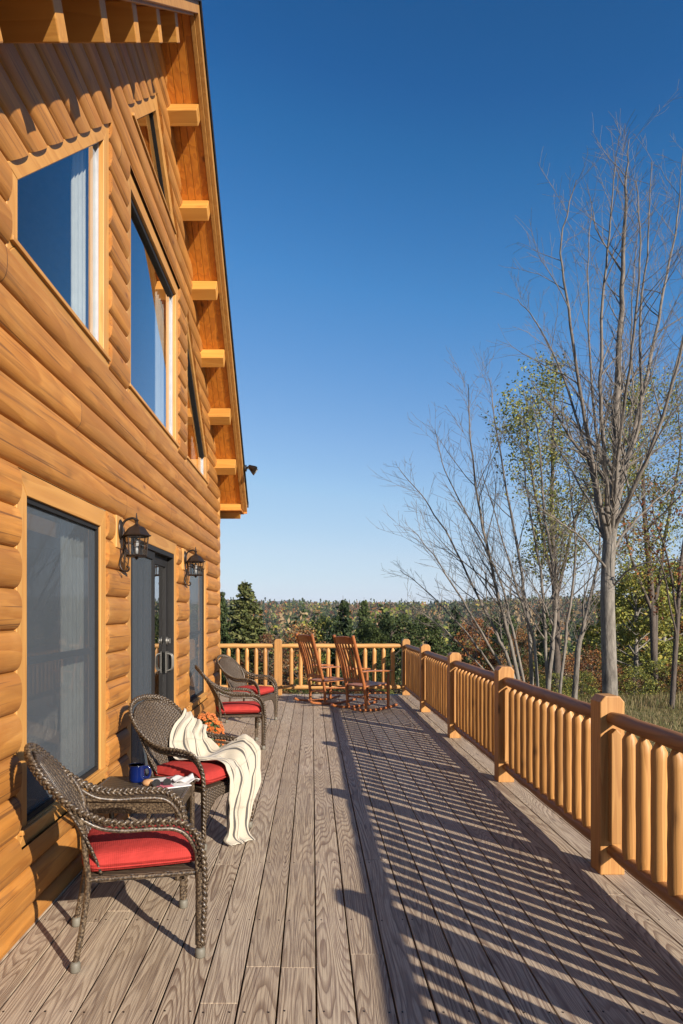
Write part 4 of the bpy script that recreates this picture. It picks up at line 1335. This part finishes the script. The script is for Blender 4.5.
clump('bare_birch_clump', 'clump of pale leafless birches spreading to the left behind the middle of the railing', 19.0, [
 ([(517, 690, 0), (505, 650, 0), (480, 600, .3), (450, 540, .6), (425, 500, .9), (398, 468, 1.2)], 0.045, 1.7),
 ([(520, 690, 0), (510, 640, 0), (492, 570, -.5), (478, 500, -.9), (470, 430, -1.2), (468, 385, -1.3)], 0.055, 1.8),
 ([(532, 690, .3), (530, 640, .3), (520, 560, .6), (505, 480, .9), (495, 420, 1.2), (490, 380, 1.3)], 0.052, 1.8),
 ([(548, 690, -.2), (545, 640, -.2), (540, 570, -.3), (528, 500, -.5), (520, 430, -.6)], 0.048, 1.7),
 ([(548, 690, -.2), (552, 650, -.2), (556, 590, 0), (545, 520, .3), (540, 450, .5), (532, 400, .6)], 0.065, 1.8),
 ([(575, 690, .5), (578, 650, .5), (590, 600, .8), (600, 540, 1.2), (592, 480, 1.4)], 0.075, 1.6),
 ([(505, 690, .8), (480, 650, .8), (455, 620, 1.1), (425, 590, 1.4), (400, 570, 1.6)], 0.03, 1.3),
 ([(512, 690, -.8), (495, 655, -.8), (462, 600, -1.2), (437, 560, -1.5), (412, 530, -1.8)], 0.034, 1.5),
 ([(560, 690, -.6), (566, 640, -.6), (575, 560, -.8), (572, 500, -1.0), (565, 450, -1.2)], 0.04, 1.6),
 ([(525, 690, 1.6), (515, 640, 1.6), (500, 580, 1.9), (470, 520, 2.2), (445, 470, 2.5), (435, 430, 2.6)], 0.042, 1.7),
 ([(538, 690, -1.4), (534, 640, -1.4), (515, 580, -1.7), (500, 530, -1.9), (480, 470, -2.2)], 0.036, 1.6),
 ([(500, 690, 0), (470, 655, 0), (440, 625, .2), (420, 612, .3), (405, 600, .4)], 0.022, 1.0),
], q, M['bark_pale'])

def leaf_arrays(centers, per, spread, size, cols, q, flat=0.0):
    n = len(centers) * per
    C_ = np.repeat(np.asarray(centers, float), per, 0) + q.normal(0, 1, (n, 3)) * spread
    a = q.normal(0, 1, (n, 3)); a /= np.linalg.norm(a, axis=1, keepdims=True)
    b = q.normal(0, 1, (n, 3)); b -= (a * b).sum(1, keepdims=True) * a; b /= np.linalg.norm(b, axis=1, keepdims=True)
    s = size * q.uniform(0.6, 1.4, (n, 1))
    V = np.stack([C_ - a * s, C_ + b * s * 0.6, C_ + a * s, C_ - b * s * 0.6], 1).reshape(-1, 3)
    Fq = np.arange(4 * n).reshape(-1, 4)
    ci = q.integers(0, len(cols), n); base = np.asarray(cols, float)[ci] * q.uniform(0.7, 1.3, (n, 1))
    col = np.repeat(base, 4, 0)
    return V, Fq, col

GRN = [(0.07, 0.10, 0.028), (0.10, 0.125, 0.036), (0.055, 0.08, 0.025)]
YGR = [(0.36, 0.36, 0.07), (0.28, 0.28, 0.06), (0.38, 0.31, 0.06), (0.18, 0.21, 0.05), (0.24, 0.25, 0.06)]
ORG = [(0.38, 0.15, 0.035), (0.32, 0.115, 0.035), (0.40, 0.21, 0.055), (0.24, 0.095, 0.035)]
RUS = [(0.17, 0.055, 0.03), (0.22, 0.08, 0.03), (0.13, 0.05, 0.025)]
DKG = [(0.035, 0.058, 0.024), (0.05, 0.075, 0.028), (0.065, 0.09, 0.03)]
BRN = [(0.26, 0.18, 0.09), (0.21, 0.14, 0.075), (0.31, 0.22, 0.12)]

# tree with thinning yellow green leaves behind the maple
q = random.Random(33)
def leafy(name, label, D0, stems, q, mat, cols, per, spread, size, side, base_px, step=0.45, keep=1.0, maxl=3, group=None):
    bx0 = (base_px - 312) * D0 / F
    b0 = Vector((bx0, D0, ground_h(bx0, D0)))
    t = empty(name, b0, label=label, cat='tree', group=group)
    trm = MB(); m = MB(); tips = []
    for P, r0, sd in stems:
        Q = [at(x, y, D0 + dd) - b0 for x, y, dd in P]
        foot = Vector((Q[0].x * 0.9, Q[0].y, -0.3))
        C_ = cr([foot, Q[0], Q[1]], 4)
        trm.tube(C_, [r0 * 1.3] * 2 + [r0 * 1.15] * 2 + [r0 * 1.05] * 2 + [r0] * (len(C_) - 6), 9, caps=False)
        limb(m, tips, Q[1:], r0, 0.012, q, side=sd, step=step, s0=0.05, maxl=maxl, up=0.05, spread=0.75, dens=0.7, minr=0.006)
    trm.build('trunk', mat, t)
    b_o = m.build('branches', mat, t)
    pts = [tuple(p) for p in tips if q.random() < keep]
    nr = np.random.default_rng(q.randint(0, 9999))
    V, Fq, col = leaf_arrays(pts, per, spread, size, cols, nr)
    np_mesh('crown', V, Fq, M['leaf'], t, col)
    print(name, len(m.f), len(Fq))
    return t
leafy('thinning_poplar', 'slender tree with thin yellow green leaves standing just behind the big bare maple', 23.0, [
 ([(557, 680, 0), (556, 600, 0), (552, 520, 0), (553, 440, .2), (556, 372, .3)], 0.12, 1.6),
 ([(557, 680, 0), (556, 600, 0), (575, 520, .5), (600, 460, .9), (620, 400, 1.2)], 0.07, 1.7),
 ([(557, 680, 0), (556, 600, 0), (540, 520, -.5), (528, 450, -.8), (524, 410, -.9)], 0.06, 1.3),
], q, M['bark_dark'], YGR + YGR + GRN, 30, 0.26, 0.046, 1.6, 557, step=0.30, keep=0.9)
leafy('thinning_poplar', 'yellow green leaved tree behind the right side of the big bare maple', 26.0, [
 ([(655, 690, 0), (652, 600, 0), (645, 520, 0), (640, 450, .2), (630, 400, .3)], 0.12, 1.9),
 ([(655, 690, 0), (656, 600, 0), (668, 520, .5), (680, 450, .9), (676, 385, 1.2)], 0.08, 1.9),
 ([(655, 690, 0), (652, 610, 0), (632, 560, -.5), (622, 500, -.8), (625, 440, -.8)], 0.07, 1.6),
], q, M['bark_dark'], YGR + [(0.10, 0.13, 0.04)], 26, 0.27, 0.046, 1.7, 655, step=0.32, keep=0.85)
leafy('russet_oak', 'slim dark trunked oak keeping sparse russet leaves at the right edge of the lawn', 20.5, [
 ([(672, 705, 0), (676, 640, 0), (680, 570, 0), (690, 500, .2), (705, 430, .3)], 0.075, 1.8),
 ([(672, 705, 0), (676, 640, 0), (664, 575, -.4), (650, 545, -.6), (632, 540, -.9)], 0.03, 1.3),
 ([(672, 705, 0), (678, 620, 0), (668, 560, -.4), (655, 520, -.6), (648, 490, -.9)], 0.04, 1.4),
], q, M['bark_dark'], RUS + RUS + ORG, 9, 0.16, 0.05, 1.5, 672, step=0.5, keep=0.75)

# ---- generic crowns, one mesh per kind, shared by the copies
def blob_tree(name, H, Wd, cols, n, size, q, mat, lean=0.0, gaps=0.5, lo=0.15):
    """a broadleaf: trunk, limbs and leaf clusters on lumps of different size"""
    nr = np.random.default_rng(q.randint(0, 99999))
    t = empty(name, (0, 0, 0), cat='tree')
    m = MB()
    top = Vector((lean, 0, H * 0.85))
    m.tube(cr([(0, 0, -0.6), (lean * .2, 0, H * .3), (lean * .7, 0, H * .6), top], 4), [H * .022 * (1 - .07 * i) for i in range(13)], 7, caps=False)
    lumps = []
    nl = 26
    for i in range(nl):
        v = lo + (1 - lo) * ((i + q.random()) / nl)
        prof = math.sin(math.pi * min(1, (v - lo) / (1 - lo) * 0.82 + 0.16)) ** 0.7
        r = Wd / 2 * prof * q.uniform(0.35, 0.95); a = i * 2.4 + q.uniform(-.5, .5)
        c = Vector((math.cos(a) * r + lean * v, math.sin(a) * r, H * v * 0.96))
        lumps.append((c, Wd * q.uniform(0.09, 0.17)))
        s0 = Vector((lean * v * .7, 0, H * max(0.12, v - 0.18)))
        m.tube([s0, (s0 + c) / 2 + Vector((0, 0, -.04 * H * .2)), c], [H * .007, H * .005, H * .002], 5, caps=False)
    m.build('trunk', mat, t)
    per = n // nl; cs = []; szs = []
    for c, r in lumps:
        d = nr.normal(0, 1, (per, 3)); d /= np.linalg.norm(d, axis=1, keepdims=True)
        rad = r * nr.uniform(0.25, 1.0, (per, 1)) ** 0.5 * nr.uniform(0.75, 1.2, (per, 1))
        cs.append(np.array(c) + d * rad * np.array([1, 1, 0.75]))
    V, Fq, col = leaf_arrays(np.concatenate(cs), 1, size * 0.5, size, cols, nr)
    np_mesh('crown', V, Fq, M['leaf'], t, col)
    return t
def conifer(name, H, Wd, cols, q, mat, rows=26, size=0.10, sparse=1.0):
    nr = np.random.default_rng(q.randint(0, 99999))
    t = empty(name, (0, 0, 0), cat='tree')
    m = MB(); m.tube([(0, 0, -0.6), (0, 0, H * .5), (0, 0, H)], [H * .018, H * .011, 0.01], 7, caps=False)
    cs = []
    for i in range(rows):
        v = 0.06 + 0.93 * i / rows; L0 = Wd / 2 * (1 - v) ** 0.85 + 0.12
        nb = int((7 + 6 * (1 - v)) * sparse)
        for k in range(nb):
            L = L0 * q.uniform(0.6, 1.15); a = q.uniform(0, 6.283); z0 = H * v + q.uniform(-.1, .1)
            d = Vector((math.cos(a), math.sin(a), 0)); tip = d * L + Vector((0, 0, z0 - L * 0.22 + 0.1 * L))
            m.tube([(0, 0, z0), tuple(tip)], [0.012 + .006 * (1 - v), 0.004], 3, caps=False)
            ns = int(6 + L * 16)
            tt = nr.uniform(0.15, 1.0, (ns, 1)) ** 0.8
            side = np.array([-math.sin(a), math.cos(a), 0])
            P = np.array([0, 0, z0]) + tt * (np.array(tip) - np.array([0, 0, z0]))
            P = P + side * nr.normal(0, 1, (ns, 1)) * (0.16 * L * (1.1 - tt) + 0.03) + np.array([0, 0, -1]) * np.abs(nr.normal(0, 0.05, (ns, 1)))
            cs.append(P)
    m.build('trunk', mat, t)
    V, Fq, col = leaf_arrays(np.concatenate(cs), 2, size * 0.6, size, cols, nr)
    np_mesh('crown', V, Fq, M['leaf'], t, col)
    return t
q = random.Random(99)
PROTO = {
 'spruce': [conifer('spruce', 11, 5.0, [(0.10, 0.12, 0.04), (0.15, 0.17, 0.05), (0.20, 0.20, 0.07)], q, M['bark_dark'], 34, 0.13), conifer('spruce', 11, 4.2, DKG + GRN, q, M['bark_dark'], 30, 0.13)],
 'pine': [conifer('white_pine', 12, 6.5, DKG + [(0.06, 0.09, 0.03)], q, M['bark_dark'], 22, 0.17, 0.8), conifer('white_pine', 12, 6.0, GRN + [(0.09, 0.12, 0.04)], q, M['bark_dark'], 24, 0.17, 0.8)],
 'green': [blob_tree('green_oak', 9, 8, GRN + DKG, 9000, 0.13, q, M['bark_dark']), blob_tree('green_oak', 9, 7, GRN + [(0.08, 0.11, 0.03)], 9000, 0.13, q, M['bark_dark'])],
 'yellow': [blob_tree('yellow_birch', 8, 6.5, YGR, 9000, 0.10, q, M['bark_grey']), blob_tree('yellow_birch', 8, 6, YGR + GRN, 9000, 0.10, q, M['bark_grey'])],
 'orange': [blob_tree('autumn_maple', 9, 7, ORG + BRN, 5200, 0.12, q, M['bark_dark']), blob_tree('autumn_maple', 9, 7, ORG + RUS, 5200, 0.12, q, M['bark_dark'])],
 'brown': [blob_tree('brown_oak', 9, 7, BRN + RUS, 4000, 0.11, q, M['bark_dark'])],
 'shrub': [blob_tree('russet_shrub', 2.6, 3.2, RUS + ORG + BRN, 3200, 0.05, q, M['bark_dark'], lo=0.05), blob_tree('green_shrub', 2.6, 3.4, YGR + GRN, 3600, 0.05, q, M['bark_dark'], lo=0.05)],
}
H0 = {'spruce': 11, 'pine': 12, 'green': 9, 'yellow': 8, 'orange': 9, 'brown': 9, 'shrub': 2.6}
used = set()
def put(kind, var, px, D, topy, label, group, wide=1.0, rz=None):
    pr = PROTO[kind][var]
    x = (px - 312) * D / F; zg = ground_h(x, D)
    top = EYE + (613 - topy) * D / F
    s = (top - zg) / H0[kind]
    if (kind, var) in used: o = copy_tree(pr)
    else: o = pr; used.add((kind, var))
    o.location = (x, D, zg - 0.1); o.scale = (s * wide, s * wide, s); o.rotation_euler = (0, 0, q.uniform(0, 6.28) if rz is None else rz)
    o['label'] = label
    if group: o['group'] = group
    return o
TG = 'trees on the slope below the deck'
put('spruce', 0, 245, 48, 578, 'pointed sunlit spruce rising above the end railing beside the house corner', TG, 1.55)
put('spruce', 1, 222, 44, 588, 'spruce half hidden behind the corner of the house', TG, 0.85)
put('pine', 0, 343, 56, 594, 'dark pointed pine straight behind the rocking chairs', TG, 0.95)
put('pine', 1, 364, 60, 596, 'lighter pine immediately right of the dark pine behind the rocking chairs', TG, 0.75)
put('green', 0, 392, 40, 611, 'broad dark green tree behind the corner post of the railing', TG, 1.0)
put('green', 1, 372, 36, 622, 'green tree low behind the right hand rocking chair', TG, 1.0)
put('green', 1, 425, 44, 615, 'dark green tree behind the leaning left stems of the birch clump', TG, 1.0)
put('pine', 0, 455, 58, 601, 'dark pine seen through the left twigs of the birch clump', TG, 0.8)
put('orange', 0, 300, 50, 624, 'low brownish autumn tree behind the post of the end railing', TG, 1.0)
put('brown', 0, 268, 46, 632, 'brown oak low down right of the sunlit spruce', TG, 1.0)
put('yellow', 1, 322, 58, 616, 'yellowing tree behind the left hand rocking chair', TG, 0.9)
put('orange', 1, 476, 48, 618, 'orange maple seen between the birch stems at their left', TG, 0.9)
put('green', 0, 500, 52, 612, 'green tree behind the middle stems of the birch clump', TG, 0.9)
put('orange', 0, 520, 46, 628, 'orange autumn tree behind the middle stems of the birch clump', TG, 0.8)
put('pine', 1, 545, 70, 604, 'pine far behind the right stems of the birch clump', TG, 0.8)
put('orange', 1, 585, 34, 640, 'rust coloured maple just left of the big maple trunk', TG, 0.8)
put('yellow', 0, 636, 28, 566, 'yellow green bushy tree immediately right of the big maple trunk', TG, 1.15)
put('yellow', 1, 664, 31, 560, 'olive bushy tree near the right edge behind the lawn', TG, 1.1)
put('orange', 1, 690, 33, 556, 'orange tinged tree at the right edge behind the lawn', TG, 0.7)
put('yellow', 1, 612, 36, 585, 'olive tree hidden mostly behind the big maple trunk', TG, 0.7)
put('brown', 0, 705, 38, 545, 'brown oak beyond the right edge of the lawn', TG, 0.7)
SG = 'shrubs along the edge of the lawn'
sx = [(330, 22, 1, 690), (352, 24, 0, 680), (385, 22, 1, 684), (420, 24, 1, 672), (448, 22, 0, 682), (475, 24, 1, 676), (500, 24, 0, 668), (535, 25, 1, 664), (565, 24, 0, 655), (592, 26, 0, 648), (625, 27, 1, 668), (646, 27, 0, 672), (668, 28, 1, 676), (695, 27, 0, 668), (300, 24, 1, 676), (262, 22, 0, 684), (232, 23, 1, 680), (286, 23, 0, 688)]
sx += [(610, 24, 0, 662), (634, 23.5, 1, 664), (655, 24.5, 1, 658), (676, 24, 0, 662), (700, 24, 1, 655), (582, 23, 1, 668), (555, 22.5, 1, 670), (520, 22, 0, 676)]
words = ['behind the left hand rocking chair', 'behind the right hand rocking chair', 'behind the corner post', 'right of the corner post, behind the first bay of the long railing', 'behind the second bay of the long railing', 'under the left birch stems', 'between the left birch stems', 'at the foot of the middle birch stems', 'between the birch clump and the big maple', 'just left of the big maple trunk', 'just right of the big maple trunk', 'left of the slim oak trunk', 'right of the slim oak trunk', 'at the right edge of the lawn', 'behind the middle of the end railing', 'behind the square post of the end railing', 'nearest the house corner behind the end railing', 'right of the square post of the end railing', 'right behind the big maple trunk', 'nearest the lawn, first right of the big maple trunk', 'nearest the lawn, halfway between the maple and the oak', 'nearest the lawn behind the slim oak trunk', 'nearest the lawn and partly cut by the right edge', 'in front of the birches, next to the big maple trunk', 'in front of the rightmost birch stems', 'in front of the middle birch stems']
for (px, D, v, ty), w in zip(sx, words):
    put('shrub', v, px, D, ty, ('russet' if v == 0 else 'olive green') + ' shrub ' + w, SG, 1.25)
for kk, l in PROTO.items():
    for i, p in enumerate(l):
        if (kk, i) not in used: put(kk, i, 760 + 40 * i, 42, 600, 'tree beyond the right edge', TG)

# ---- the far woods: one mass
def far_forest():
    nr = np.random.default_rng(4)
    Vs = []; Cs = []
    pal = [np.array(p) for p in (GRN, DKG, ORG, BRN, YGR, RUS)]
    wts = [0.24, 0.20, 0.12, 0.28, 0.14, 0.02]
    ct = 0
    while ct < 9500:
        az = nr.uniform(-0.38, 0.72); u = nr.random()
        r = 70 + (930 - 70) * u ** 0.8
        x, y = r * math.sin(az), r * math.cos(az)
        kk = min(1, max(0, 0.5 + 1.3 * mnoise.noise(Vector((x / 45, y / 70, 4.0)))))
        w = np.array(wts) * np.array([1.5 - kk, 1.6 - kk, 0.3 + 1.4 * kk, 0.3 + 1.3 * kk, 1, 1]); w /= w.sum()
        s = nr.choice(6, p=w)
        con = s == 1 or (s == 0 and nr.random() < 0.4)
        h = nr.uniform(8, 15) * (1.2 if con else 1.0)
        wd = h * (0.36 if con else 0.62) * nr.uniform(.8, 1.2)
        n = int(260 if r < 130 else (120 if r < 260 else (56 if r < 500 else 34)))
        sz = 0.30 if r < 130 else (0.48 if r < 260 else (0.85 if r < 500 else 1.15))
        z = ground_h(x, y)
        h = max(4.0, min(h, EYE + r * nr.uniform(0.002, 0.017) - z)) if r < 450 else h   # nothing on the near slope tops the far ridge
        v = nr.uniform(0.08, 1, n)
        if con: rad = wd / 2 * (1 - v) ** 0.8 * nr.uniform(.4, 1.1, n)
        else: rad = wd / 2 * np.sin(np.pi * np.clip(v * .8 + .14, 0, 1)) ** .6 * nr.uniform(.5, 1.08, n)
        a = nr.uniform(0, 6.283, n)
        C_ = np.stack([x + rad * np.cos(a), y + rad * np.sin(a), z + h * v], 1)
        p = nr.normal(0, 1, (n, 3)); p /= np.linalg.norm(p, axis=1, keepdims=True)
        b = nr.normal(0, 1, (n, 3)); b -= (p * b).sum(1, keepdims=True) * p; b /= np.linalg.norm(b, axis=1, keepdims=True)
        ssz = sz * nr.uniform(.6, 1.3, (n, 1))
        Vs.append(np.stack([C_ - p * ssz, C_ + b * ssz * .7, C_ + p * ssz, C_ - b * ssz * .7], 1).reshape(-1, 3))
        base = pal[s][nr.integers(0, len(pal[s]))] * nr.uniform(.75, 1.3)
        Cs.append(np.repeat(base[None] * nr.uniform(.9, 1.1, (n, 1)), 4, 0))
        ct += 1
    V = np.concatenate(Vs); Cc = np.concatenate(Cs)
    o = np_mesh('distant_forest', V, np.arange(len(V)).reshape(-1, 4), M['leaf'], None, Cc)
    tag(o, 'mixed green and orange autumn woods covering the far hillside', 'forest', kind='stuff')
    print('forest quads', len(V) // 4)
far_forest()

# ---- grass and low growth on the ground beyond the deck
def grass():
    nr = np.random.default_rng(8)
    n = 60000
    x = nr.uniform(-8, 20, n); y = nr.uniform(13.8, 27, n)
    z = np.array([ground_h(a, b) for a, b in zip(x, y)])
    h = nr.uniform(0.05, 0.16, n) * (1 + (y > 20) * 1.2 * nr.random(n)); a = nr.uniform(0, 6.283, n); w = 0.012
    dx, dy = np.cos(a) * w, np.sin(a) * w
    lx, ly = nr.normal(0, .05, n), nr.normal(0, .05, n)
    V = np.stack([np.stack([x - dx, y - dy, z], 1), np.stack([x + dx, y + dy, z], 1), np.stack([x + lx, y + ly, z + h], 1)], 1).reshape(-1, 3)
    cols = np.array([(0.15, 0.14, 0.05), (0.25, 0.20, 0.09), (0.30, 0.23, 0.12), (0.11, 0.12, 0.04)])[nr.integers(0, 4, n)]
    o = np_mesh('grass', V, np.arange(3 * n).reshape(-1, 3), M['leaf'], None, np.repeat(cols, 3, 0))
    tag(o, 'dry autumn grass on the lawn below the deck', 'grass', kind='stuff')
grass()

# ------------------------------------------------------------------ the air
mb = MB(); mb.bx(-4200, 5200, -500, 6600, -120, 160)
hm = bpy.data.materials.new('haze'); hm.use_nodes = True
for n_ in list(hm.node_tree.nodes):
    if n_.type == 'BSDF_PRINCIPLED': hm.node_tree.nodes.remove(n_)
pv = hm.node_tree.nodes.new('ShaderNodeVolumePrincipled')
pv.inputs['Color'].default_value = (0.72, 0.82, 1.0, 1); pv.inputs['Density'].default_value = 0.00010
pv.inputs['Anisotropy'].default_value = 0.0
hm.node_tree.links.new(pv.outputs[0], [n_ for n_ in hm.node_tree.nodes if n_.type == 'OUTPUT_MATERIAL'][0].inputs['Volume'])
tag(mb.build('haze', hm), 'thin blue autumn haze over the far hills', 'haze', kind='stuff')

# ------------------------------------------------------------------ light, sky, camera
SUNV = Vector((0.655, -0.755, 0)); EL = R(23.2)
w = bpy.data.worlds.new('World'); S.world = w; w.use_nodes = True
nt = w.node_tree; bg = nt.nodes['Background']
sky = nt.nodes.new('ShaderNodeTexSky'); sky.sky_type = 'NISHITA'; sky.sun_disc = False
sky.sun_elevation = EL
az = math.atan2(SUNV.x, SUNV.y)      # clockwise from +Y
sky.sun_rotation = az
sky.altitude = 400; sky.air_density = 1.0; sky.dust_density = 0.15; sky.ozone_density = 4.0
# deepen the clear autumn sky: one response curve per channel
G_ = N(nt)
CURVES = (
 [(0, 0), (.045, .0035), (.059, .0086), (.067, .018), (.0745, .030), (.090, .056), (.1176, .117), (.1686, .231), (.24, .366), (.388, .533), (.60, .66), (1, .90)],
 [(0, 0), (.106, .089), (.1176, .107), (.129, .138), (.149, .181), (.18, .25), (.2275, .323), (.3137, .451), (.41, .584), (.60, .716), (.72, .78), (1, .90)],
 [(0, 0), (.2196, .28), (.239, .328), (.263, .392), (.298, .474), (.349, .584), (.4235, .672), (.533, .775), (.63, .847), (.73, .875), (1, .95)])
sp_ = nt.nodes.new('ShaderNodeSeparateColor'); nt.links.new(sky.outputs[0], sp_.inputs[0])
cb_ = nt.nodes.new('ShaderNodeCombineColor')
for c_i in range(3):
    v_s = G_.math('MULTIPLY', sp_.outputs[c_i], 0.1)
    nt.links.new(G_.math('MULTIPLY', G_.ramp(v_s, CURVES[c_i]), 7.887), cb_.inputs[c_i])
nt.links.new(cb_.outputs[0], bg.inputs['Color']); bg.inputs['Strength'].default_value = 0.067

sun = bpy.data.lights.new('sun', 'SUN'); sun.energy = 5.0; sun.angle = R(0.53); sun.color = (1.0, 0.90, 0.78)
so = bpy.data.objects.new('sun', sun); COL.objects.link(so)
dirv = Vector((SUNV.x * math.cos(EL), SUNV.y * math.cos(EL), math.sin(EL)))
so.rotation_euler = dirv.to_track_quat('Z', 'Y').to_euler(); so.location = (6, -6, 8)

cam = bpy.data.cameras.new('camera'); co = bpy.data.objects.new('camera', cam); COL.objects.link(co)
co.location = (0, 0, EYE); co.rotation_euler = (R(90), 0, 0)
cam.sensor_fit = 'AUTO'; cam.sensor_width = 36; cam.lens = 36 * F / 1024
cam.shift_x = (341.5 - 312) / 1024; cam.shift_y = (613 - 512) / 1024
cam.clip_start = 0.05; cam.clip_end = 20000
S.camera = co
S.view_settings.view_transform = 'Standard'; S.view_settings.look = 'None'
S.view_settings.exposure = 0.92; S.view_settings.gamma = 1.0
S.render.resolution_x = 683; S.render.resolution_y = 1024
S.cycles.max_bounces = 8; S.cycles.transparent_max_bounces = 16
S.cycles.use_denoising = True
